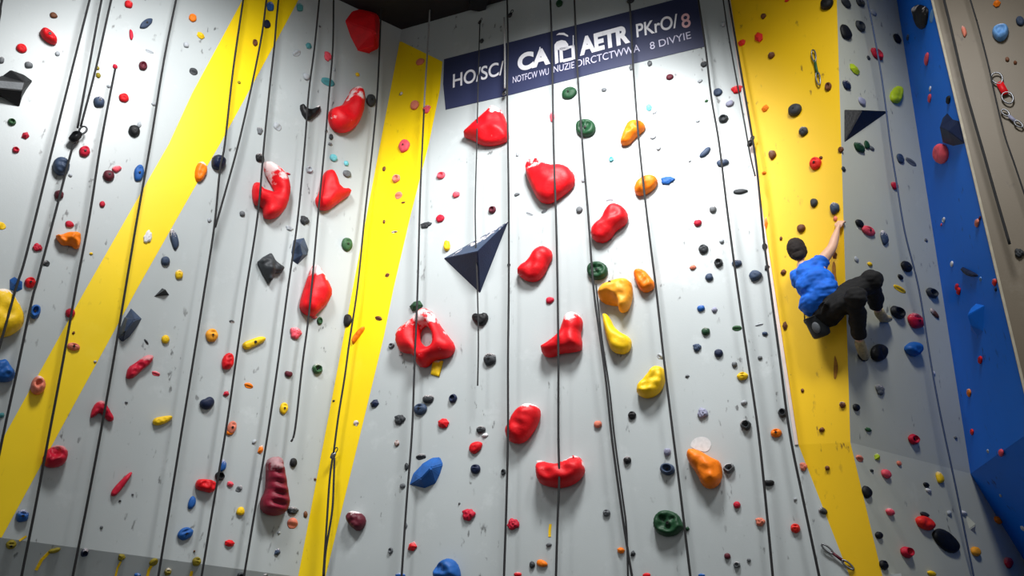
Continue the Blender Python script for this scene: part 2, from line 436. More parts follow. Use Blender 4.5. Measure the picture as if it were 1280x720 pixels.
def hold(pts, H, col, phrase, label, chalk=0, cat='climbing hold', name='climbing_hold', lm=True, bolt=None, **k):
    cx = sum(p[0] for p in pts)/len(pts); cy = sum(p[1] for p in pts)/len(pts); f = k.pop('fc', None) or facet(cx, cy)
    o, bb = pillow(name, PLN[f], pts, H, [resin(col, chalk)], **k)
    tag(o, label, cat, GR[f])
    if lm: big(cx, cy, phrase)
    if bolt:
        bx = bb[0]+(bb[1]-bb[0])*bolt[0]; by = bb[2]+(bb[3]-bb[2])*bolt[1]
        # sit on the surface
        best = min(o.data.vertices, key=lambda v: hypot(v.co.x-bx, v.co.y-by)+(10 if v.co.z < 0 else 0))
        add_bolt(o, best.co.x, best.co.y, best.co.z-.006, .016)
    return o
def vol(pts, apex, cols, phrase, label, mi=None, fc=None, **k):
    cx = sum(p[0] for p in pts)/len(pts); cy = sum(p[1] for p in pts)/len(pts); f = fc or facet(cx, cy)
    o = volume('wall_volume', PLN[f], pts, apex, [resin(c) if isinstance(c, str) else c for c in cols], mi, **k)
    tag(o, label, 'climbing volume', 'faceted volumes bolted to the walls'); big(cx, cy, phrase); return o
# ---- red holds
vol([(431, 26), (440, 14), (450, 11), (464, 13), (474, 17), (476, 42), (473, 61), (462, 67), (446, 63), (438, 46)], [(437, 25, .2), (468, 19, .2), (469, 40, .21), (468, 57, .19), (448, 58, .19), (442, 44, .2)], ['red'], 'big red block near the ceiling', 'big red angular block hold high on the left wall, close under the dark ceiling', bevel=.012)
hold([(412, 137), (420, 133), (429, 131), (437, 118), (440, 110), (448, 107), (454, 114), (456, 122), (455, 140), (448, 156), (436, 165), (424, 165), (415, 158), (411, 147)], .22, 'red', 'big red shell hold', 'big red shell-shaped hold with chalk on its upper lip, upper left wall', chalk=.8, power=.9, pockets=((-.3, .45, .35, .35),))
hold([(331, 200), (345, 206), (358, 217), (364, 235), (361, 255), (352, 268), (341, 274), (330, 272), (329, 256), (319, 256), (315, 241), (317, 229), (323, 226), (327, 236), (336, 238), (345, 241), (341, 231), (333, 217), (330, 208)], .20, 'red', 'red hook-shaped hold', 'big red hook-shaped hold curling round an open gap on the left wall', chalk=.35, sm=1, power=.95, rough=.12)
hold([(394, 249), (399, 242), (402, 225), (407, 213), (415, 211), (421, 220), (425, 235), (437, 235), (440, 242), (431, 248), (419, 257), (410, 263), (400, 262)], .19, 'red', 'red three-lobed hold', 'red three-lobed hold with smooth rounded arms on the left wall', power=1.0)
hold([(391, 331), (395, 330), (402, 338), (409, 350), (416, 366), (411, 379), (398, 391), (393, 395), (384, 394), (376, 386), (375, 378), (382, 355)], .20, 'red', 'red cone-shaped hold', 'red cone-shaped hold with pointed top on the left wall', power=.9, sm=1, chalk=.3, cuts=((-pi/4, .5, .7),))
hold([(576, 169), (590, 156), (605, 143), (615, 132), (624, 134), (630, 144), (635, 160), (636, 172), (626, 178), (612, 181), (599, 180), (590, 174)], .21, 'red', 'red fin hold under the banner', 'big red fin-shaped hold with sharp ridge just below the navy banner', power=.95, sm=1, rough=.1, cuts=((-pi/2, .35, .8),), chalk=.25)
hold([(655, 213), (659, 201), (668, 197), (680, 200), (691, 207), (700, 205), (712, 209), (719, 221), (716, 232), (703, 243), (693, 250), (683, 254), (673, 251), (664, 235)], .20, 'red', 'red heart-shaped hold', 'big red heart-shaped hold with white chalk across its top, central wall', chalk=.95, power=.85, cuts=((pi*.55, .25, .7),))
hold([(645, 340), (650, 332), (660, 326), (667, 313), (678, 307), (688, 311), (691, 320), (685, 330), (681, 340), (673, 350), (661, 352), (651, 347)], .16, 'red', 'slanting red peanut hold', 'red peanut-shaped hold right of the big navy volume, tilting up to the right', power=.9)
hold([(737, 290), (743, 280), (752, 274), (756, 263), (764, 255), (775, 255), (784, 264), (785, 275), (778, 282), (770, 287), (764, 296), (754, 303), (742, 301)], .17, 'red', 'crimson-red double lobe hold', 'red double-lobed hold below the two upper orange holds, central wall', power=.85)
hold([(494, 424), (498, 412), (508, 405), (518, 397), (524, 388), (532, 384), (541, 390), (548, 404), (560, 420), (568, 430), (567, 438), (560, 446), (550, 448), (540, 450), (532, 459), (522, 458), (516, 442), (505, 441), (497, 437)], .21, 'red', 'red ring hold with a hole', 'big red ring-like hold with an open hole in its middle, central wall', hole=[(524, 412), (531, 405), (537, 410), (541, 421), (541, 433), (532, 434), (524, 426)], power=1.0, chalk=.5, tilt=(0, -.1))
hold([(675, 433), (682, 430), (690, 424), (698, 417), (702, 408), (705, 396), (712, 390), (722, 391), (728, 400), (728, 408), (725, 416), (728, 430), (726, 437), (715, 440), (700, 441), (690, 446), (682, 446), (677, 441)], .20, 'red', 'red boot-shaped hold', 'red boot-shaped hold with chalked edge beside the long rope, central wall', chalk=.5, power=.9, tilt=(.1, -.1))
hold([(630, 538), (637, 527), (640, 519), (648, 510), (660, 503), (672, 507), (676, 515), (673, 527), (666, 540), (656, 552), (645, 555), (634, 550)], .19, 'red', 'red egg-shaped hold', 'red egg-shaped hold crossed by a black rope, low on the central wall', power=.95, tilt=(0, .15), chalk=.2)
hold([(670, 580), (673, 574), (685, 578), (697, 580), (705, 575), (714, 569), (724, 570), (730, 580), (731, 591), (722, 602), (710, 608), (698, 610), (680, 607), (671, 601)], .21, 'red', 'red bowl-shaped hold', 'big red bowl-shaped hold with chalk on its rim, lowest big red hold', chalk=.8, power=.7, cuts=((pi/2, .2, .9),))
hold([(333, 576), (340, 571), (352, 570), (356, 590), (359, 610), (362, 625), (360, 638), (352, 644), (338, 645), (327, 639), (325, 626), (332, 614), (333, 595)], .20, 'wine', 'wine-red ribbed hold', 'tall wine-red ribbed hold low on the left wall', ribs=(.38, 6.0), power=.7, rough=.04, chalk=.25)
hold([(52, 575), (58, 563), (69, 556), (81, 557), (86, 566), (83, 577), (76, 583), (65, 585), (56, 583)], .15, 'crimson', 'crimson scoop hold by the left stripe', 'crimson scooped hold at the lower edge of the wide yellow stripe', pockets=((-.2, .35, .4, .45),), chalk=.3)
hold([(51, 36), (57, 35), (66, 41), (72, 49), (71, 55), (65, 55), (56, 50), (50, 42)], .10, 'red', 'bright red oval hold top left', 'bright red slanting oval hold near the top left corner', bolt=(.5, .5))
# ---- orange, amber, yellow
hold([(775, 178), (779, 165), (785, 153), (795, 150), (805, 153), (807, 160), (800, 166), (793, 172), (786, 180), (777, 181)], .12, 'orange', 'upper orange hold', 'topmost orange hold on the central wall, bent bean shape below the banner')
hold([(792, 238), (795, 228), (805, 220), (818, 219), (823, 226), (818, 235), (806, 243), (796, 244)], .12, 'orange', 'orange oval hold', 'plain orange oval hold crossed by a rope, upper central wall')
hold([(791, 341), (797, 336), (806, 338), (812, 345), (819, 354), (817, 361), (806, 366), (799, 361), (794, 350)], .12, 'orange', 'orange knob hold', 'orange two-lobed knob hold up right of the amber jug', chalk=0)
hold([(748, 364), (752, 358), (762, 353), (776, 349), (788, 350), (791, 362), (790, 375), (786, 386), (778, 391), (773, 388), (772, 380), (765, 380), (752, 377), (747, 370)], .19, 'amber', 'amber jug hold', 'big amber jug hold with hollow dark underside, central wall', pockets=((-.4, -.35, .42, .75),), power=.6, bolt=(.45, .82))
hold([(752, 395), (757, 391), (763, 398), (767, 408), (775, 415), (787, 421), (790, 429), (787, 438), (778, 443), (766, 440), (761, 432), (756, 415)], .15, 'yellow', 'yellow club-shaped hold', 'yellow club-shaped hold, thin at the top, under the amber jug')
hold([(795, 488), (797, 480), (806, 472), (815, 459), (822, 457), (831, 461), (832, 475), (827, 488), (817, 496), (806, 498), (797, 493)], .15, 'yellow', 'yellow potato-shaped hold', 'yellow potato-shaped hold touching a black rope, central wall', rough=.12)
hold([(857, 566), (862, 560), (873, 562), (883, 568), (890, 572), (900, 576), (903, 588), (902, 600), (895, 609), (885, 611), (877, 606), (871, 592), (860, 577)], .18, 'orange', 'lowest orange pinch hold', 'big orange bent pinch hold with chalk smudge above it, lower right central wall', cuts=((0, .45, .8),), power=.8)
hold([(69, 293), (76, 294), (84, 290), (100, 290), (102, 298), (100, 309), (95, 312), (88, 306), (78, 307), (72, 300)], .12, 'orange', 'orange flake hold', 'ragged orange flake hold between two ropes, upper left wall', sm=1, rough=.25)
hold([(0, 360), (10, 361), (18, 368), (25, 380), (31, 393), (30, 406), (22, 414), (10, 421), (-18, 424), (-22, 364)], .20, 'yellow', 'yellow bulge at the left edge', 'big yellow bulging hold with chalky side, cut by the left picture edge', chalk=.8, power=.8)
hold([(303, 433), (304, 428), (314, 424), (326, 420), (333, 422), (331, 427), (318, 433), (308, 438)], .06, 'yellow', 'yellow bar-shaped hold', 'yellow bar-shaped hold on the left wall, right of the yellow-orange knob', bolt=(.5, .5))
hold([(190, 527), (194, 522), (205, 520), (215, 519), (216, 524), (203, 531), (193, 532)], .06, 'yellow', 'yellow banana hold', 'yellow banana-shaped hold right of the wide yellow stripe')
# ---- green
for (pts, ph, lb) in (
    ([(719, 160), (721, 153), (727, 150), (736, 149), (743, 153), (745, 161), (741, 168), (731, 171), (722, 168)], 'upper green disc', 'dark green patterned disc hold under the banner, left of the top orange hold'),
    ([(733, 338), (735, 331), (742, 327), (752, 327), (759, 333), (760, 341), (755, 348), (745, 350), (736, 346)], 'middle green disc', 'dark green grooved disc hold just above the amber jug'),
    ([(816, 652), (819, 643), (828, 637), (838, 638), (848, 643), (853, 653), (856, 660), (851, 663), (845, 669), (833, 671), (822, 667), (817, 660)], 'big lower green disc', 'largest dark green disc hold with swirled face, low on the central wall')):
    o = hold(pts, .09 if 'lower' not in ph else .13, 'dgreen', ph, lb, power=.55, pockets=((0, 0, .62, .28), (-.3, .3, .18, .2), (.3, .2, .18, .2), (0, -.35, .18, .2)), bolt=(.5, .5))
# ---- volumes
vol([(-20, 104), (2, 95), (13, 87), (30, 93), (41, 101), (33, 112), (28, 121), (24, 134), (4, 122), (-18, 116)], [(31, 103, .16), (-12, 99, .16), (28, 113, .15), (-14, 109, .15)], ['black', 'grey'], 'black volume top left', 'black faceted volume with chalky grey middle face, upper left edge', mi=[1]+[0]*10, faces=[(11, 10, 12, 13), (0, 1, 11), (1, 2, 10, 11), (2, 3, 10), (3, 4, 10), (4, 5, 12, 10), (5, 6, 12), (6, 7, 12), (7, 8, 13, 12), (8, 9, 13), (9, 0, 11, 13)])
vol([(554, 323), (636, 276), (600, 367)], [(597, 314, .30)], ['navy', resin('slate', .95)], 'big navy triangle volume', 'big navy triangular volume with bright chalked top edge, central wall', mi=[1, 0, 0, 0], faces=[(0, 1, 3), (1, 2, 3), (2, 0, 3), (0, 2, 1)])
vol([(1055, 137), (1112, 139), (1055, 179)], [(1066, 143, .11)], ['black'], 'black triangle volume', 'black triangular volume with flat top edge on the right grey wall', faces=[(0, 1, 3), (1, 2, 3), (2, 0, 3), (0, 2, 1)])
vol([(1175, 162), (1178, 148), (1184, 141), (1191, 149), (1199, 151), (1206, 180), (1191, 183), (1178, 178)], [(1187, 158, .09), (1197, 163, .08)], ['navy'], 'navy rock volume', 'dark navy rock-like volume high on the blue wall beside the plywood edge')
vol([(1209, 406), (1213, 386), (1220, 379), (1231, 382), (1236, 391), (1229, 414), (1222, 421), (1213, 413)], [(1221, 393, .08), (1222, 406, .06)], [M['blue_paint']], 'blue volume on the blue wall', 'blue faceted volume on the blue wall, the same blue as the wall')
vol([(1205, 641), (1215, 652), (1228, 661), (1219, 667), (1212, 662)], [(1214, 657, .05)], [M['grey_wall_r']], 'grey shard by the thin rope', 'small grey shard volume beside the thin blue rope, bottom right')
vol([(364, 316), (367, 300), (372, 290), (380, 297), (386, 312), (385, 318), (372, 331), (365, 326)], [(375, 305, .13), (378, 318, .11)], ['slate'], 'slate crystal hold', 'slate-blue crystal-shaped hold touching a rope on the left wall', bevel=.004)
hold([(322, 327), (329, 321), (338, 316), (344, 326), (350, 331), (356, 335), (352, 341), (344, 342), (341, 350), (336, 354), (328, 340)], .12, 'char', 'charcoal block hold', 'charcoal square block hold with a side lug, left wall', sm=0, power=.55, rough=.2, cuts=((pi/2, .3, .5), (0, .3, .4)))
vol([(192, 371), (203, 360), (207, 349), (215, 352), (212, 369), (202, 386)], [(207, 362, .08)], ['char', 'white'], 'black shard hold', 'narrow black shard hold with white chalked edge right of the yellow stripe', bevel=.003)
vol([(147, 417), (156, 396), (164, 385), (175, 388), (177, 398), (172, 408), (162, 421), (153, 428), (148, 423)], [(160, 398, .13), (168, 400, .13), (156, 415, .12)], ['slate'], 'slate shoe-shaped hold', 'slate-blue shoe-shaped hold at the right edge of the wide yellow stripe', bevel=.008)
vol([(512, 606), (516, 592), (527, 580), (540, 572), (550, 571), (554, 580), (550, 593), (544, 605), (530, 610), (514, 613)], [(538, 585, .15), (526, 598, .12), (541, 597, .12)], ['blue'], 'blue wedge hold', 'blue wedge hold with dark chalk-marked underside, lower left of central wall', bevel=.008)
hold([(541, 718), (545, 708), (553, 700), (562, 697), (571, 703), (575, 714), (575, 726), (545, 728)], .16, 'blue', 'blue dome at the bottom', 'blue domed hold cut by the bottom picture edge, central wall', power=.8, pockets=((-.4, .1, .35, .3),))
hold([(0, 450), (8, 448), (14, 458), (20, 465), (18, 474), (8, 478), (-10, 476), (-10, 451)], .13, 'blue', 'blue block at the left edge', 'blue block hold at the left picture edge, below the yellow bulge', sm=1)
vol([(12, 349), (18, 346), (24, 342), (31, 327), (34, 333), (28, 352), (28, 362), (20, 365), (12, 362)], [(24, 350, .08), (18, 356, .08)], ['blue'], 'blue finned hold', 'blue hold with a tall thin fin crossed by a rope, above the yellow bulge', bevel=.003)
hold([(157, 471), (160, 459), (170, 453), (183, 443), (193, 444), (190, 453), (178, 462), (168, 472), (160, 474)], .08, 'crimson', 'red and white candy hold', 'crimson slanting hold blotched with white chalk, left wall', chalk=1.0, rough=.3)
hold([(112, 523), (116, 508), (124, 500), (132, 502), (137, 512), (144, 524), (137, 528), (129, 520), (125, 515), (118, 521)], .08, 'crimson', 'chalky arch hold', 'small arch-shaped crimson hold covered in white chalk, left wall', chalk=1.0, sm=1)
hold([(138, 618), (141, 611), (154, 597), (164, 589), (166, 592), (158, 604), (147, 618), (141, 621)], .06, 'crimson', 'crimson sliver hold', 'long thin crimson sliver hold slanting up to the right, lower left wall', sm=1)
hold([(245, 602), (250, 598), (268, 600), (271, 608), (266, 617), (250, 613), (244, 610)], .09, 'red', 'red brick-shaped hold', 'red brick-shaped hold left of a black knob, lower left wall', sm=1, power=.5)
hold([(432, 648), (438, 638), (450, 640), (457, 647), (455, 658), (447, 665), (438, 658)], .12, 'maroon', 'maroon pentagon hold', 'maroon pentagon hold with white chalk on its right side, right of the narrow stripe', chalk=.9, sm=1)
hold([(589, 396), (594, 391), (600, 393), (607, 390), (611, 396), (607, 404), (600, 408), (592, 403)], .07, 'black', 'black heart-shaped hold', 'black heart-shaped hold crossed by a rope below the navy triangle volume')
hold([(1170, 661), (1176, 660), (1185, 664), (1195, 674), (1200, 683), (1198, 690), (1191, 692), (1180, 687), (1170, 676), (1166, 667)], .05, 'black', 'large black oval hold', 'large flat black oval hold slanting down right, bottom right grey wall')
hold([(1146, 646), (1155, 644), (1164, 650), (1169, 659), (1163, 664), (1152, 660), (1147, 653)], .06, 'scarlet', 'scarlet leaf hold', 'bright scarlet leaf-shaped hold touching the large black oval, bottom right')
hold([(1090, 441), (1092, 433), (1099, 429), (1106, 432), (1109, 441), (1106, 449), (1099, 453), (1092, 449)], .07, 'black', 'black disc by the feet', "round black disc hold just right of the climber's lower foot")
hold([(1131, 434), (1140, 426), (1150, 429), (1152, 438), (1147, 446), (1138, 444)], .08, 'blue', 'blue heart-shaped hold', 'blue heart-shaped hold on the right grey wall below the crimson round hold')
hold([(1139, 10), (1147, 5), (1158, 9), (1159, 18), (1156, 34), (1150, 38), (1145, 31), (1142, 18)], .05, 'black', 'black tusk hold on the blue wall', 'black tusk-like hold with chalky top near the top of the blue wall', chalk=.9)
hold([(1239, 40), (1243, 33), (1253, 30), (1261, 33), (1260, 44), (1253, 51), (1244, 49)], .09, 'sky', 'light blue hold on the brown wall', 'light blue hold with white rim high on the brown wall', chalk=.8, pockets=((0, .1, .5, .3),))
hold([(1168, 184), (1172, 179), (1180, 181), (1184, 189), (1183, 200), (1177, 206), (1170, 203), (1167, 194)], .05, 'pink', 'bright pink hold on the blue wall', 'bright pink-red oval hold on the blue wall under the navy rock volume')
hold([(1113, 117), (1120, 107), (1127, 108), (1129, 118), (1125, 130), (1115, 127)], .05, 'lime', 'lime blob hold', 'flat lime-yellow blob hold on the right grey wall near the blue wall')
hold([(1201, 333), (1208, 336), (1220, 342), (1222, 346), (1211, 346), (1204, 341)], .03, 'navy', 'navy fin on the blue wall', 'thin navy fin hold in the middle of the blue wall', sm=1)
hold([(38, 482), (41, 474), (48, 468), (56, 474), (58, 483), (53, 491), (45, 494), (39, 490)], .11, 'salmon', 'salmon hold on the wide stripe', 'salmon-brown chalk-topped hold on the wide yellow stripe', chalk=.6, pockets=((-.1, .1, .35, .3),))
hold([(66, 204), (69, 198), (77, 196), (86, 200), (88, 210), (83, 218), (73, 219), (67, 213)], .11, 'slate', 'big slate-blue ball hold', 'slate-blue round hold touching two ropes, upper left wall')
hold([(264, 203), (266, 195), (274, 193), (283, 199), (282, 207), (275, 213), (267, 210)], .10, 'navy', 'navy round hold beside the stripe', 'navy round hold with a lug at the right edge of the wide yellow stripe')
hold([(374, 132), (379, 129), (384, 136), (392, 136), (400, 130), (401, 138), (393, 146), (387, 151), (379, 146)], .07, 'black', 'black winged hold', 'black V-shaped winged hold on the upper left wall', sm=1, chalk=.3)
hold([(278, 461), (277, 451), (281, 443), (288, 440), (293, 446), (292, 458), (285, 462)], .07, 'red', 'red kidney hold on the left wall', 'red kidney-shaped hold touching a rope below the yellow bar-shaped hold')
hold([(246, 205), (252, 201), (258, 206), (260, 214), (253, 226), (246, 227), (243, 217)], .07, 'orange', 'orange hold on the wide stripe', 'orange chalk-marked hold at the right edge of the wide stripe, upper left', chalk=.8)
hold([(441, 431), (439, 424), (447, 413), (455, 407), (456, 411), (448, 422)], .04, 'orange', 'orange sliver on the narrow stripe', 'thin orange sliver hold slanting on the narrow yellow stripe', sm=1)
o = hold([(541, 449), (554, 451), (549, 471), (538, 468)], .03, 'yellow', 'yellow tag under the ring hold', 'yellow route tag hanging below the red ring hold', sm=0, cat='tag', name='route_tag', chalk=.6, lm=False)
hold([(554, 312), (556, 300), (561, 299), (563, 309), (559, 314)], .05, 'yellow', '', 'small yellow hold behind the upper left tip of the navy triangle volume', lm=False, chalk=.5)
hold([(1010, 103), (1010, 103)], 0, 'red', '', '') if False else None
# ------------------------------------------------------------------ small holds: unit meshes, then copies
def unit(fn, rings=6, seg=20, name='climbing_hold', outline=None):
    bm = bmesh.new(); R_ = []
    for i in range(rings+1):
        r = 1-i/rings
        if r == 0: R_.append([bm.verts.new((0, 0, fn(0, 0)))]); break
        R_.append([bm.verts.new((lambda rr, t: (rr*cos(t), rr*sin(t), fn(r, t)))(r*(outline(t) if outline else 1), t)) for t in [2*pi*k/seg for k in range(seg)]])
    base = [bm.verts.new((v.co.x*.9, v.co.y*.9, -.02)) for v in R_[0]]
    seq = [base]+R_
    for i in range(len(seq)-2):
        for k in range(seg): bm.faces.new((seq[i][k], seq[i][(k+1) % seg], seq[i+1][(k+1) % seg], seq[i+1][k]))
    for k in range(seg): bm.faces.new((seq[-2][k], seq[-2][(k+1) % seg], seq[-1][0]))
    bm.faces.new(base[::-1])
    bmesh.ops.recalc_face_normals(bm, faces=bm.faces)
    me = bpy.data.meshes.new(name); bm.to_mesh(me); bm.free(); me.materials.append(resin('red'))
    for p in me.polygons: p.use_smooth = True
    return me
def dome(r, rim=.25): return rim+(1-rim)*sqrt(max(0, 1-r**2.4))
def mk(seed):
    nz = lambda r, t, s=2.2: noise.noise(V((r*cos(t)*s+seed*7, r*sin(t)*s, seed*3.1)))
    ol = lambda t: 1+.13*noise.noise(V((cos(t)*1.3+seed*5, sin(t)*1.3, seed)))
    return nz, ol
UN = {}
def build_units():
    for s in range(3):
        nz, ol = mk(s+1)
        UN['round', s] = unit(lambda r, t: dome(r)+.10*nz(r, t)*(1-r), outline=ol)
        UN['jug', s] = unit(lambda r, t: dome(r)*(1+.15*sin(t))-.45*math.exp(-((r*cos(t))**2/.28+(r*sin(t)-.38)**2/.05))+.06*nz(r, t)*(1-r), rings=8, seg=24, outline=ol)
        UN['oval', s] = unit(lambda r, t: dome(r)+.12*nz(r, t)*(1-r)+.1*cos(t)*r*(1-r), outline=lambda t, ol=ol: ol(t)*(1+.05*cos(3*t)))
        UN['ring', s] = unit(lambda r, t: .35+.65*math.exp(-((r-.66)**2)/.035)*(1+.1*nz(r, t)) if r < .97 else .3, rings=9, seg=24, outline=ol)
        UN['bean', s] = unit(lambda r, t: dome(r)+.08*nz(r, t)*(1-r), seg=24, outline=lambda t: 1-.38*math.exp(-((((t-pi/2+pi) % (2*pi))-pi)**2)/.5))
        UN['edge', s] = unit(lambda r, t: dome(r)*(.62+.38*math.tanh(4*(r*sin(t)+.1))), seg=24, rings=8, outline=ol)
        def chip(r, t, s=s):
            x, y = r*cos(t), r*sin(t)
            return max(.15, min([1.0-.2*x*(1 if s else -1)]+[1.25-1.0*(x*cos(a_)+y*sin(a_)) for a_ in [k*2*pi/5+s for k in range(5)]]))
        UN['chip', s] = unit(chip, rings=3, seg=5+s, outline=lambda t, s=s: 1+.12*sin(2*t+s))
        for p in UN['chip', s].polygons: p.use_smooth = False
        UN['cluster', s] = unit(lambda r, t: dome(r)*.7+.32*max(0, noise.noise(V((r*cos(t)*3.2+s*4, r*sin(t)*3.2, s)))), rings=9, seg=26, outline=lambda t, s=s: 1+.09*sin(3*t+s)+.07*sin(5*t+2*s)+.05*sin(8*t))
build_units()
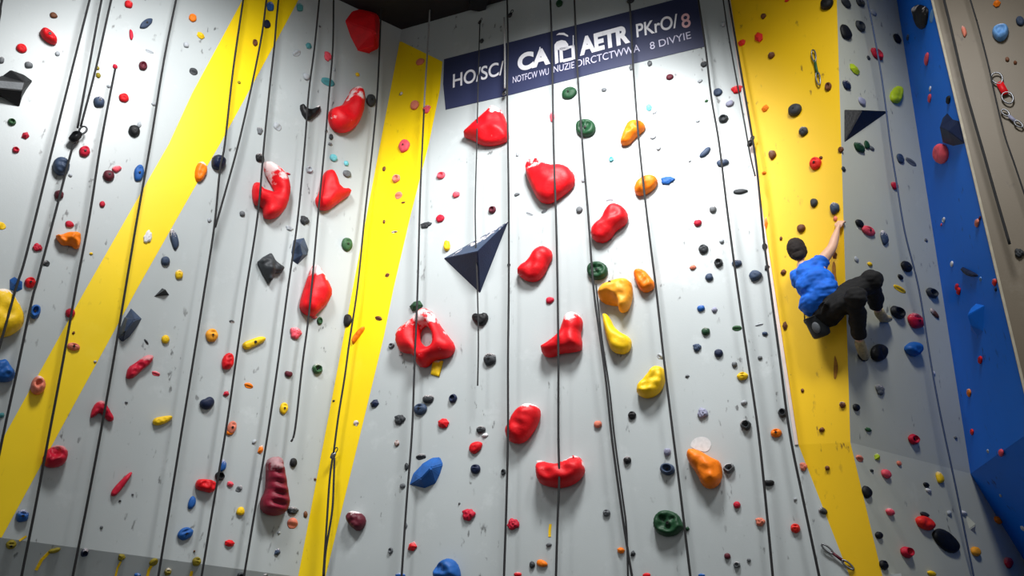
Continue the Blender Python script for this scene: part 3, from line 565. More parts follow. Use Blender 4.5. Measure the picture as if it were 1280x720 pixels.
SMALL = '''
2 75 7 9 grey round|67 19 10 7 brown oval -20|27 60 13 11 red jug|36 81 11 8 grey oval -15|72 67 6 6 lgrey round|15 152 10 9 green ring|32 169 10 10 crimson chip
122 85 5 5 olive round|123 94 6 8 olive chip|161 5 10 10 red round|183 29 18 9 slate jug 38|164 43 5 13 crimson oval -10|187 64 10 4 lgrey edge|179 82 10 12 maroon ring|144 83 6 7 crimson chip
124 127 14 14 slate round|155 122 12 11 red jug|168 163 14 15 black round|174 156 6 9 lgrey chip|136 108 5 4 lgrey chip|241 22 9 10 orange jug|233 56 7 7 lgrey round|193 130 7 5 lgrey chip|242 89 10 9 char edge
20 187 9 8 crimson ring|106 189 13 14 crimson jug|88 219 5 5 lgrey chip|74 243 12 12 maroon round|87 280 11 8 crimson oval|47 309 12 10 crimson cluster|58 329 8 9 char edge 40|128 255 7 8 crimson round
136 219 14 14 maroon round|146 211 12 8 pink oval 20|174 216 12 22 blue jug|185 296 10 17 white cluster|218 299 10 26 slate oval 5|207 326 11 12 slate round|1 282 9 13 yellow edge 60|224 343 10 12 yellow jug|38 353 14 14 red jug
44 389 13 19 blue ring|114 317 5 4 yellow chip|88 391 12 12 crimson round|92 433 16 10 salmon jug|92 416 4 5 brown chip|207 424 10 11 yellow round|183 427 8 3 char chip -50|195 467 11 6 pink edge -20
2 519 7 8 teal chip|158 503 4 3 grey chip|28 645 17 16 blue jug|14 681 13 12 olive jug|68 688 16 7 olive bean 15|106 691 10 11 navy ring|152 697 9 9 olive cluster|192 703 12 9 olive edge 40|210 715 9 10 olive jug
232 667 20 15 blue jug 20|240 628 9 17 blue oval -15|150 626 4 3 char chip|127 659 4 4 grey round|166 618 3 3 grey chip|172 719 9 5 blue round|119 452 4 4 lgrey chip
251 44 9 9 yellow chip|338 8 9 12 blue jug|334 30 8 11 navy oval|319 53 6 9 brown ring|375 9 8 11 teal jug|386 57 7 9 teal chip|371 66 10 8 lgrey edge 30|383 95 8 10 lgrey bean|410 70 9 12 pink cluster|410 102 16 10 teal edge
418 87 4 4 lgrey chip|447 93 5 6 yellow chip|464 125 11 16 char jug|325 163 7 10 grey cluster|347 158 8 12 lgrey edge 40|414 171 5 9 char chip|408 164 4 5 char chip|299 103 4 4 olive round|400 33 3 3 grey chip
325 197 11 11 black jug|387 212 8 9 lgrey ring|417 197 9 9 cyan jug|413 180 6 5 grey chip|433 204 6 8 cyan chip 60|434 217 10 9 grey jug|303 267 7 7 grey round|381 275 11 11 char cluster|434 305 13 17 green jug
362 285 9 6 lgrey cluster|262 275 5 7 lgrey chip|360 217 6 3 crimson chip|290 402 7 4 char edge|265 419 15 17 amber jug|259 503 19 17 navy bean 25|283 492 8 8 crimson chip|311 482 11 7 orange edge|290 534 11 17 salmon jug -20
370 416 14 15 pink cluster|361 467 10 9 maroon bean|355 510 10 15 yellow jug|397 461 13 13 green ring|400 401 7 10 green ring|434 400 10 16 black oval|393 396 8 6 pink chip|468 504 10 11 navy chip|417 501 3 3 char chip|445 529 7 7 brown edge 40|473 398 9 6 brown edge -20
287 541 9 6 orange oval|279 582 8 15 blue oval -10|275 595 12 12 black ring|288 605 8 8 pink chip|299 611 7 10 grey edge -45|301 639 10 11 yellow oval -40|287 679 12 10 red chip|326 562 7 12 orange chip|318 552 7 5 lgrey chip 40
367 578 9 12 black round|366 638 14 10 char cluster|366 654 13 14 salmon edge|382 643 5 10 brown chip|347 690 8 10 slate chip|246 702 11 12 olive jug|301 719 9 7 char ring|332 719 6 4 char chip|349 666 4 4 lgrey chip|394 599 3 4 brown chip|243 689 3 3 brown chip
525 77 10 8 salmon round|518 131 10 11 salmon jug|533 136 9 10 pink cluster|505 182 13 15 pink jug|480 211 4 7 brown chip|495 223 10 10 salmon ring|498 244 9 9 salmon edge|504 253 5 3 brown chip|493 290 8 3 brown edge|484 344 6 5 brown edge 30|480 277 3 6 brown chip|501 117 5 5 olive chip
699 4 8 9 dgreen round|711 116 18 14 dgreen jug|690 146 6 12 pink oval|602 51 5 7 char chip|551 219 10 9 pink ring|570 243 9 8 pink round|550 273 10 9 crimson jug|615 262 9 9 maroon ring|646 243 7 4 grey oval|532 281 14 7 char cluster 15|636 331 4 4 char round
647 192 5 8 lgrey chip|662 267 9 4 lgrey edge -20|680 264 8 4 grey edge 30|612 449 16 15 char jug|566 498 10 11 navy ring|525 511 16 14 slate jug|535 498 14 12 char bean|499 524 13 12 char cluster|554 529 13 14 red chip|601 537 12 9 char jug|606 544 8 6 white chip
489 432 7 7 grey ring|501 443 5 4 char chip|520 382 15 14 dgreen chip|687 375 10 8 crimson oval|496 554 6 8 brown jug|508 583 5 9 char oval|503 607 7 6 grey round|526 571 13 7 char edge 5|594 559 18 13 red oval 30|594 586 12 12 navy jug|629 590 6 8 char ring
585 643 16 15 crimson cluster|641 655 15 14 crimson cluster|515 683 12 13 red chip|507 657 4 8 grey oval|488 688 6 8 grey ring|500 719 13 5 blue oval|665 706 7 9 char oval|677 704 14 9 orange oval -15|647 718 10 6 red round|686 681 7 5 grey round|698 549 3 4 black chip|574 629 3 3 grey chip
788 1 9 6 char round|755 112 6 6 grey chip|812 79 6 7 grey ring|789 84 5 9 grey chip|837 96 9 7 maroon round|880 80 9 7 char jug|875 101 6 5 lgrey chip|897 115 11 9 slate jug|921 111 14 10 red cluster|912 129 11 8 lilac bean 30|904 148 12 10 char ring|883 126 5 4 green chip
904 30 6 8 lgrey chip|927 53 8 9 scarlet chip|954 20 6 7 brown oval|948 46 11 13 scarlet chip 40|811 134 7 10 cyan chip|818 140 6 5 lgrey chip|816 171 8 6 lgrey bean|872 151 5 4 lgrey round|764 199 6 7 cyan ring|823 185 6 6 lgrey round|881 190 18 8 slate bean 45|903 203 16 9 slate oval
834 225 17 10 blue cluster|925 239 18 6 char oval 5|891 261 9 10 grey bean|872 278 10 9 crimson bean|724 262 8 8 grey round|862 201 4 4 lgrey chip|902 301 6 6 lgrey bean|879 311 12 11 char jug 30|898 328 11 11 char ring|866 334 8 7 salmon chip|887 346 9 12 slate bean -70
921 329 13 9 slate jug|944 344 16 13 slate oval|956 308 7 9 char ring|959 334 8 9 char chip|729 225 5 6 lgrey round|762 250 9 4 lgrey edge|876 385 10 8 blue round|893 387 7 8 lilac chip|921 410 12 7 green edge|882 414 11 10 dgreen round|871 434 10 10 slate cluster|898 441 11 10 navy round
918 455 7 8 grey bean|928 470 14 10 yellow jug|956 417 7 6 slate chip|950 447 6 5 grey round|949 406 10 3 lgrey edge|878 516 13 13 lilac cluster|932 531 13 14 char ring 40|790 519 10 10 black jug|747 530 10 9 salmon round|859 470 6 4 grey chip|930 503 8 7 lgrey chip|825 445 8 7 lgrey edge -40
784 575 10 10 black round|834 564 9 11 lilac bean|834 586 19 15 slate ring -15|911 585 15 12 grey ring 25|758 641 9 9 grey jug|776 688 9 9 orange chip|791 692 7 8 char chip|921 631 9 9 crimson round|909 695 8 8 maroon round|921 706 9 8 grey ring|936 700 5 5 grey round|808 719 10 6 red round|877 719 9 4 blue round
950 652 12 11 salmon cluster|994 660 12 12 scarlet jug|859 661 6 6 dgreen chip
984 0 6 4 scarlet round|1033 4 15 15 black round|964 69 8 8 brown round|1035 108 8 11 brown ring|993 137 16 15 char round|1004 164 11 11 char jug|956 135 8 9 orange chip|1058 3 10 10 char jug|1076 3 9 9 char ring|1058 40 12 17 black oval|1076 32 10 12 char ring
1097 67 13 12 crimson ring|1086 72 4 6 char chip|1069 86 10 12 lime chip|1059 106 9 11 navy jug|1078 126 8 11 lilac bean|1092 15 7 8 lgrey chip|1075 184 12 11 dgreen jug|1084 181 6 10 dgreen oval|1090 185 6 6 grey chip
965 193 9 12 brown oval|1019 204 14 15 scarlet jug|1026 197 4 5 brown chip|1051 187 7 7 brown jug|1055 211 5 7 char chip|1017 253 9 11 char oval|1043 260 12 15 slate oval|1044 273 5 8 salmon chip|1001 285 10 10 brown round|957 279 5 16 orange chip|1075 279 9 9 black round|1086 288 15 11 pink jug|1106 297 9 15 slate oval -10
979 340 7 8 brown chip|955 216 5 5 orange chip|976 298 4 6 brown chip|1088 330 6 6 yellow chip|1071 324 5 8 lgrey chip|1043 318 6 12 brown chip|981 407 6 12 brown chip|1003 488 4 6 brown chip
1134 47 7 9 slate round|1122 48 8 10 black jug|1157 74 10 17 pink oval|1162 111 6 8 white chip|1161 123 8 12 pink jug|1184 125 11 12 black jug|1127 118 5 7 char chip|1164 20 7 18 sky edge|1275 26 10 12 slate jug|1205 39 6 15 salmon oval|1246 4 9 10 orange chip|1259 74 5 6 brown round|1269 78 5 6 brown chip
1126 198 8 11 slate jug|1139 202 12 7 grey edge|1119 232 8 9 crimson round|1179 275 7 8 white ring|1176 281 6 5 pink chip|1220 279 10 12 salmon jug|1224 273 6 7 maroon chip|1189 330 6 9 white round|1242 353 9 11 scarlet jug|1134 333 12 13 black round|1126 346 6 6 black round|1158 300 4 5 grey chip|1195 359 9 10 crimson round|1274 316 12 12 char cluster|1225 349 9 7 sky edge
978 516 11 12 char ring|970 541 14 11 orange jug|1053 506 8 8 brown jug|1027 537 7 7 brown chip|1071 509 8 9 black round|1101 487 10 13 grey cluster|1086 537 8 6 green chip
1123 390 16 15 black ring|1146 401 18 18 crimson jug|1166 366 13 12 char ring|1125 361 14 7 yellow edge|1168 391 6 13 brown bean 80|1197 364 10 11 red jug|1224 450 10 11 red jug|1210 491 9 12 orange jug|1214 540 8 9 scarlet jug|1167 466 4 5 white round|1244 362 6 6 navy chip
1004 583 9 11 salmon cluster|961 603 14 9 black bean|1034 585 6 6 brown round|1084 615 10 15 black oval|1108 592 10 11 pink round|1097 571 7 9 lime chip|1075 573 8 8 salmon edge|1090 588 4 4 char chip|1028 638 8 14 char bean 60|1099 669 8 9 black round|1105 706 9 12 black jug|994 624 5 5 lgrey chip
1143 549 12 13 crimson ring|1124 579 5 6 salmon round|1175 597 10 9 yellow oval -30|1158 606 6 6 black round|1161 613 6 6 white chip|1113 640 9 9 pink round|1156 643 10 6 char oval|1134 690 13 14 crimson ring|1187 641 6 7 lgrey chip|1205 641 8 6 white chip
1220 689 10 12 amber round|1261 703 9 14 crimson oval 30|1165 717 9 7 yellow round|1248 650 8 9 orange round|1278 661 7 10 white jug|1250 566 12 11 pink round|1234 564 9 6 lgrey edge|1250 620 5 7 lgrey chip|1195 547 4 4 grey chip
'''
SW = dict(round='round', jug='scooped', oval='oval', ring='dimpled', bean='curved', edge='flat-edged', chip='angular', cluster='knobbly')
items = []
for tok in SMALL.replace('\n', '|').split('|'):
    q = tok.split()
    if len(q) < 6: continue
    x, y, w, h = map(float, q[:4]); items.append(dict(x=x, y=y, w=w, h=h, c=q[4], s=q[5], a=float(q[6]) if len(q) > 6 else 0.0))
def szw(i):
    m = max(i['w'], i['h']); return 'tiny' if m <= 6.5 else ('small' if m <= 12 else 'medium')
def sector(dx, dy):
    a_ = math.degrees(atan2(-dy, dx)) % 360; k = int((a_+22.5)//45) % 8
    return ['right of', 'up right of', 'above', 'up left of', 'left of', 'down left of', 'below', 'down right of'][k]
LAND += [(996, 312, "climber's head"), (717, 70, 'navy banner'), (1022, 408, 'chalk bag')]
for it in items: it['key'] = (szw(it), COLS[it['c']][1], SW[it['s']])
def first(it):
    L = sorted(LAND, key=lambda l: hypot(l[0]-it['x'], l[1]-it['y']))
    for rank, word in ((0, 'nearest'), (1, 'second nearest'), (2, 'third nearest')):
        for l in L[:3] if rank == 0 else L[:3]:
            sec = sector(it['x']-l[0], it['y']-l[1])
            same = sorted([j for j in items if j['key'] == it['key'] and sector(j['x']-l[0], j['y']-l[1]) == sec], key=lambda j: hypot(j['x']-l[0], j['y']-l[1]))
            if same.index(it) == rank:
                s, c, w = it['key']
                if len(same) == 1: return f"{s} {c} {w} hold {'just ' if hypot(l[0]-it['x'], l[1]-it['y']) < 45 else ''}{sec} the {l[2]}"
                return f"{s} {c} {w} hold, {word} {sec} the {l[2]}"
    return f"{it['key'][0]} {it['key'][1]} {it['key'][2]} hold far {sec} the {L[0][2]}"
usedlab = {}
N_BIG = sum(1 for o in bpy.data.objects if o.name.startswith('climbing_hold'))
keep = sorted(items, key=lambda i: -i['w']*i['h'])[:300-N_BIG]
for it in items: it['keep'] = False
for it in keep: it['keep'] = True
tiny_v, tiny_f, tiny_m, tiny_mats = [], [], [], []
proto = bpy.data.objects.new('climbing_hold', UN['round', 0]); COL.objects.link(proto); proto_used = False
bolt_proto = None
for n, it in enumerate(items):
    f = facet(it['x'], it['y']); pl = PLN[f]
    m0 = (it['w']+it['h'])/2
    H = max(.018, min(it['w'], it['h'])/115.*.5)
    if it['s'] == 'edge': H *= .7
    me = UN[it['s'], n % 3]
    if it['keep']:
        o = proto if not proto_used else proto.copy()
        if proto_used: COL.objects.link(o)
        proto_used = True
        o.data = me
    x, y = it['x'], it['y']; c = pl.p(x, y, H*.35); loc = c-pl.n*H*.35
    def L2(dx, dy):
        q = pl.p(x+dx, y+dy, H*.35)-c; return V((q.dot(pl.u), q.dot(pl.v)))
    an = radians(it['a'])
    if it['a'] == 0 and it['h'] > it['w']*1.0 or it['a'] == 0:
        va = L2(it['w']/2, 0); vb = L2(0, -it['h']/2); rot = random.uniform(-.12, .12)
        sa, sb = va.length, abs(vb.y)
    else:
        va = L2(it['w']/2*cos(an), -it['w']/2*sin(an)); vb = L2(-it['h']/2*sin(an), -it['h']/2*cos(an))
        sa, sb = va.length, vb.length; rot = atan2(va.y, va.x)
    if f in ('blue', 'blue2'): sa = min(sa, sb*1.5); H *= .55
    if f == 'right': H *= .8
    m = pl.mat(loc) @ Matrix.Rotation(rot, 4, 'Z') @ Matrix.Diagonal((sa, sb, H, 1))
    ch = 'chalk' if (n % 3 == 0 and it['c'] not in ('white', 'lgrey')) else ''
    if not it['keep']:
        mt = resin(it['c'], .7 if ch else 0)
        if mt not in tiny_mats: tiny_mats.append(mt)
        i0 = len(tiny_v); tiny_v += [m @ v.co for v in me.vertices]
        for p in me.polygons: tiny_f.append([i0+q for q in p.vertices]); tiny_m.append(tiny_mats.index(mt))
        continue
    o.matrix_world = m
    o.material_slots[0].link = 'OBJECT'; o.material_slots[0].material = resin(it['c'], .7 if ch else 0)
    lab = first(it)
    if lab in usedlab: print('DUPLABEL', lab, it['x'], it['y'])
    usedlab[lab] = 1
    tag(o, lab, 'climbing hold', GR[f])
    if m0 >= 12.5 and it['s'] in ('round', 'jug', 'ring'):
        b = bpy.data.objects.new('bolt', BOLT); COL.objects.link(b); b.parent = o
        z = {'round': .93, 'jug': .93, 'ring': .33}[it['s']]; r = .011
        b.location = (0, -.05 if it['s'] == 'jug' else 0, z); b.scale = (r/sa, r/sb, r/H)
o = mesh_obj('tiny_foothold', tiny_v, tiny_f, tiny_mats, mi=tiny_m)
tag(o, 'tiniest footholds of many colours scattered over all the walls between the bigger holds', 'foothold'); o['kind'] = 'stuff'
# ------------------------------------------------------------------ ropes
def rope(pts, label, mat='rope', off=.2, r=.0115, top=True, bottom=False):
    W = []
    for x, y in pts:
        f = facet(x, y)
        if f in ('kick',): f = 'left'
        if f == 'pillar2': f = 'centre'
        if f == 'right2': f = 'right'
        W.append(PLN[f].p(x, y, off))
    if bottom and W[-1].z > .4:
        d = (W[-1]-W[-2]).normalized(); 
        W.append(V((W[-1].x, W[-1].y, .05))) 
    if top:
        d = (W[0]-W[1]).normalized(); d = (d+V((0, 0, 1))*.5).normalized()
        if W[0].z < ZT-.02: W.insert(0, W[0]+d*((ZT-.002-W[0].z)/d.z))
        elif W[0].z > ZT: W[0].z = ZT-.002
    # resample smooth
    P = []
    n = len(W)
    for i in range(n-1):
        p0 = W[max(0, i-1)]; p1 = W[i]; p2 = W[i+1]; p3 = W[min(n-1, i+2)]
        for k in range(5):
            t = k/5; t2 = t*t; t3 = t2*t
            P.append(.5*((2*p1)+(p2-p0)*t+(2*p0-5*p1+4*p2-p3)*t2+(3*p1-p0-3*p2+p3)*t3))
    P.append(W[-1])
    bm = bmesh.new(); tube(bm, P, r, 7)
    return tag(bm_obj('climbing_rope', bm, [M[mat]]), label, 'rope', 'ropes hanging in front of the walls')
rope([(5, -12), (0, 18), (-9, 70), (-30, 190)], 'short stretch of black rope crossing the top left picture corner')
rope([(112, 0), (67, 180), (33, 318), (20, 360), (0, 432), (-60, 640)], 'black rope leaving the left picture edge beside the yellow bulging hold', bottom=False)
rope([(127, 0), (112, 80), (97, 160)], 'black rope running down to the dark belay device, left strand')
rope([(139, 0), (120, 85), (101, 158)], 'black rope running down to the dark belay device, right strand')
rope([(94, 178), (89, 190), (70, 263), (47, 350), (40, 375), (20, 470), (4, 544), (-20, 660)], 'black rope hanging from the dark belay device down the far left wall', top=False)
rope([(144, 86), (126, 180), (112, 270), (95, 360), (79, 450), (62, 540), (44, 635), (27, 720), (20, 760)], 'black rope starting at a small crimson hold, crossing the wide yellow stripe', top=False, bottom=True)
rope([(220, 0), (205, 75), (188, 180), (172, 270), (157, 360), (142, 450), (126, 540), (108, 635), (91, 720), (84, 760)], 'black rope running full height, crossing the wide stripe left of centre of the left wall', bottom=True)
rope([(304, 0), (291, 90), (281, 180), (275, 212), (268, 282), (256, 360), (240, 460), (227, 540), (211, 640), (198, 720), (191, 762)], 'full-height black rope passing behind the navy round hold beside the stripe', bottom=True)
rope([(333, 0), (327, 45), (314, 110), (298, 180), (283, 235), (269, 284)], 'black rope slanting across the wide stripe top, joining its neighbour below')
rope([(346, 20), (343, 56), (337, 110), (330, 180), (322, 270), (308, 360), (295, 450), (282, 540), (266, 635), (252, 720), (245, 760)], 'black rope passing through the gap of the red hook-shaped hold', bottom=True)
rope([(399, 0), (393, 60), (386, 115), (381, 180), (372, 275), (360, 360), (348, 450), (335, 540), (320, 630), (305, 720), (298, 762)], 'black rope passing the black winged hold and the slate crystal hold', bottom=True)
rope([(417, 0), (416, 60), (411, 120), (406, 180), (397, 275), (387, 385), (378, 455), (369, 535), (364, 552)], 'rope crossing the red cone-shaped hold and ending below it')
rope([(476, 20), (472, 110), (466, 180), (457, 260), (447, 358), (437, 425), (431, 470), (423, 520), (417, 566)], 'black rope down the left edge of the narrow yellow stripe')
rope([(416, 570), (412, 600), (408, 660), (404, 720), (402, 765)], 'lower rope below the carabiner on the narrow stripe, left strand', top=False, bottom=True)
rope([(418, 572), (417, 605), (415, 640), (407, 690), (405, 720)], 'lower rope below the carabiner on the narrow stripe, right strand', top=False)
rope([(538, 0), (535, 50), (532, 100), (530, 134)], 'pale grey rope hanging from the ceiling over the narrow stripe top', mat='rope_pale')
rope([(530, 137), (528, 180), (525, 250), (522, 360), (518, 460), (515, 540), (508, 630), (502, 720), (499, 762)], 'black rope crossing the red ring hold', top=False, bottom=True)
rope([(600, 26), (598, 90), (596, 180), (594, 270), (597, 370), (598, 430), (597, 482)], 'thin rope crossing the big navy triangle volume and ending below it', r=.008, top=False)
rope([(634, 0), (635, 60), (634, 110), (635, 180), (636, 270), (636, 360), (635, 450), (635, 540), (633, 630), (630, 720), (629, 765)], 'full-height black rope crossing the red egg-shaped hold', bottom=True)
rope([(630, 22), (631, 60), (631, 110)], 'short pale rope above the grey pulley on the banner', mat='rope_pale', top=False)
rope([(688, 0), (690, 60), (692, 180), (695, 270), (697, 360), (698, 450), (698, 540), (699, 600), (697, 650), (695, 720), (694, 765)], 'full-height black rope crossing the red heart-shaped hold and red bowl-shaped hold', bottom=True)
rope([(718, 0), (722, 90), (728, 180), (735, 265), (742, 360), (750, 420), (758, 480), (765, 548), (776, 630), (785, 690), (790, 720), (797, 765)], 'long black rope left of the amber jug hold, left strand', bottom=True)
rope([(745, 355), (752, 420), (761, 480), (768, 545), (778, 620), (783, 660), (785, 720), (786, 765)], 'black rope strand starting beside the middle green disc, right strand', top=False, bottom=True, r=.009)
rope([(787, 0), (792, 90), (799, 180), (810, 280), (820, 360), (830, 450), (841, 540), (851, 620), (863, 720), (869, 765)], 'full-height black rope touching both upper orange holds and the yellow potato hold', bottom=True)
rope([(873, 0), (882, 60), (889, 120), (899, 180), (910, 270), (922, 360), (935, 450), (948, 540), (958, 635), (966, 720), (970, 762)], 'full-height black rope touching the right end of the banner', bottom=True)
rope([(904, 0), (910, 40), (919, 90), (930, 150), (938, 195), (944, 220)], 'thin black rope left of the yellow pillar, ending on its neighbour', r=.008)
rope([(911, 0), (925, 82), (937, 152), (946, 210), (955, 300), (963, 360), (975, 450), (987, 540), (1003, 620), (1024, 720), (1033, 762)], 'full-height black rope following the left edge of the yellow pillar', bottom=True)
rope([(1084, 0), (1092, 40), (1101, 90), (1108, 140), (1113, 180), (1121, 230), (1131, 290), (1145, 345), (1152, 380), (1163, 450), (1172, 500), (1180, 540), (1195, 610), (1208, 675), (1217, 720), (1222, 750)], 'thin blue rope down the right grey wall', mat='rope_blue', r=.0085)
rope([(1180, 0), (1192, 50), (1205, 105), (1218, 152), (1229, 190), (1246, 250), (1262, 305)], 'black rope on the brown wall beside the plywood edge')
rope([(1213, 0), (1222, 30), (1235, 80), (1245, 125), (1256, 170), (1268, 205), (1283, 250)], 'thinner dark rope on the brown wall, nearest the right picture edge', r=.007)
# ------------------------------------------------------------------ hardware
def loop_pts(w, h, n=20): return [V((w*cos(2*pi*k/n)*(1+.15*sin(2*pi*k/n)), h*sin(2*pi*k/n), 0)) for k in range(n)]
def carabiner(parent, loc, w, h, r, mat):
    bm = bmesh.new(); tube(bm, loop_pts(w, h), r, 6, closed=True)
    o = bm_obj('carabiner', bm, [mat], parent); o.location = loc; return o
def quickdraw(x, y, hpx, label, slingc, wpx=8, rot=0, off=.03):
    f = facet(x, y); pl = PLN[f]; c = pl.p(x, y, off); h = (pl.p(x, y-hpx/2, off)-pl.p(x, y+hpx/2, off)).length
    e = bpy.data.objects.new('quickdraw', None); COL.objects.link(e); e.matrix_world = pl.mat(c) @ Matrix.Rotation(rot, 4, 'Z')
    w = wpx/230.
    carabiner(e, (0, h*.33, 0), w*.8, h*.18, .008, M['metal'])
    carabiner(e, (0, -h*.33, 0), w*.8, h*.18, .008, M['metal'])
    bm = bmesh.new(); bmesh.ops.create_cube(bm, size=1, matrix=Matrix.Diagonal((w*1.1, h*.42, .012, 1)))
    bmesh.ops.bevel(bm, geom=bm.edges[:], offset=.004, segments=2, affect='EDGES')
    bm_obj('sling', bm, [resin(slingc)], e)
    return tag(e, label, 'quickdraw', 'climbing hardware hung on the walls')
def device(x, y, s, label, mat, name='belay_device', cat='belay device', off=.08):
    f = facet(x, y); pl = PLN[f]; c = pl.p(x, y, off)
    e = bpy.data.objects.new(name, None); COL.objects.link(e); e.matrix_world = pl.mat(c) @ Matrix.Rotation(-.35, 4, 'Z')
    bm = bmesh.new()
    prof = [(-.5, -1), (.1, -1.05), (.5, -.7), (.55, .2), (.3, .6), (-.2, .55), (-.55, .1)]
    for z in (-.3, .3): pass
    lo = [bm.verts.new((a_*s, b_*s, -.28*s)) for a_, b_ in prof]; hi = [bm.verts.new((a_*s, b_*s, .28*s)) for a_, b_ in prof]
    k = len(prof)
    for i in range(k): bm.faces.new((lo[i], lo[(i+1) % k], hi[(i+1) % k], hi[i]))
    bm.faces.new(lo[::-1]); bm.faces.new(hi)
    bmesh.ops.bevel(bm, geom=bm.edges[:], offset=s*.1, segments=2, affect='EDGES')
    bm_obj('housing', bm, [mat], e)
    carabiner(e, (s*.15, s*1.0, 0), s*.35, s*.6, s*.12, M['dark_metal'])
    return tag(e, label, cat, 'climbing hardware hung on the walls')
device(96, 169, .085, 'dark belay device where two ropes meet on the upper left wall', M['dark_metal'])
device(417, 568, .05, 'small metal carabiner device on the rope over the narrow yellow stripe', M['metal'])
device(631, 115, .045, 'small grey pulley on the rope at the bottom of the banner', M['metal'], 'pulley', 'pulley')
device(638, 18, .045, 'dark rope anchor above the banner near the ceiling', M['dark_metal'], 'rope_anchor', 'anchor')
device(600, 27, .035, 'small dark anchor holding the thin rope above the banner', M['dark_metal'], 'rope_anchor', 'anchor')
device(938, 178, .05, 'dark clip joining ropes at the left edge of the yellow pillar', M['dark_metal'], 'rope_clip', 'clip')
quickdraw(1020, 84, 46, 'quickdraw with green sling hanging on the yellow pillar', 'green', 6)
quickdraw(1253, 110, 42, 'quickdraw with red lower end on the brown wall', 'red', 12, rot=.15)
quickdraw(1265, 148, 30, 'pale grey quickdraw tail below the red one on the brown wall', 'lilac', 6, rot=.45)
quickdraw(1047, 696, 46, 'dark chain-like quickdraw slanting at the foot of the yellow pillar', 'maroon', 5, rot=.8)
def tape(pts, wpx, label, col='yellow'):
    pl = PLN[facet(*pts[0])]; W = [pl.p(x, y, .004) for x, y in pts]; vs = []; fs = []
    base = W[0]; w = wpx/115/2
    for i, p in enumerate(W):
        d = (W[min(i+1, len(W)-1)]-W[max(0, i-1)]).normalized(); s = d.cross(pl.n)*w
        for q in (p-s, p+s): vs.append(q-base-pl.n*.004); vs.append(q-base)
    for i in range(len(W)-1):
        a_ = i*4; b_ = a_+4
        fs += [(a_+1, a_+3, b_+3, b_+1), (a_, b_, b_+2, a_+2), (a_, a_+1, b_+1, b_), (a_+3, a_+2, b_+2, b_+3)]
    fs += [(0, 2, 3, 1), (len(vs)-4, len(vs)-3, len(vs)-1, len(vs)-2)]
    o = mesh_obj('route_tape', vs, fs, [resin(col)], smooth=False); o.location = base
    bmn = bmesh.new(); bmn.from_mesh(o.data); bmesh.ops.recalc_face_normals(bmn, faces=bmn.faces); bmn.to_mesh(o.data); bmn.free()
    return tag(o, label, 'tape', 'yellow route tapes')
tape([(62, 690), (52, 700), (45, 713)], 3, 'yellow tape strip trailing down left at the bottom left kick panel', 'yellow')
tape([(33, 670), (24, 676)], 2, 'short yellow tape beside the lower left end of the wide stripe')
tape([(151, 702), (147, 710), (144, 722)], 2, 'yellow tape strip between two ropes on the left kick panel')
tape([(190, 706), (186, 713), (184, 722)], 3, 'yellow tape strip right of the middle rope at the bottom left')
tape([(688, 655), (687, 664), (687, 671)], 3, 'short vertical yellow tape below the red bowl-shaped hold')
tape([(240, 714), (238, 722)], 3, 'short yellow tape at the bottom edge beside an olive hold')
# brown staining and a brown mark on the pillar, chalk by the orange pinch: thin patches
def flat_mark(pts, mat, pl, parentname):
    P = smooth_poly([V((q-pl.p(*pts[0])).to_tuple()) for q in [pl.p(x, y, .0035) for x, y in pts]], 2)
    base = pl.p(*pts[0]); o = mesh_obj(parentname, P, [list(range(len(P)))], [mat], smooth=False); o.location = base
    n = o.data.polygons[0].normal
    if n.dot(pl.n) < 0: o.data.flip_normals()
    return struct(o)
M['flat_mark'] = plain('brown_mark', (170, 112, 10), .7, var=.2, scale=20)
flat_mark([(1043, 442), (1046, 450), (1048, 460), (1045, 474), (1042, 474), (1042, 460)], M['flat_mark'], PY, 'trim_2')
flat_mark([(1042, 325), (1045, 332), (1045, 345), (1047, 352), (1043, 356), (1040, 345), (1040, 332)], M['flat_mark'], PY, 'pillar_mark')  # flat brown mark just below a small brown hold
M['chalk'] = plain('chalk_smudge', (206, 210, 211), .9, var=.08, scale=30)
flat_mark([(862, 558), (866, 549), (876, 545), (886, 548), (890, 556), (884, 566), (870, 562)], M['chalk'], PC, 'trim_4')
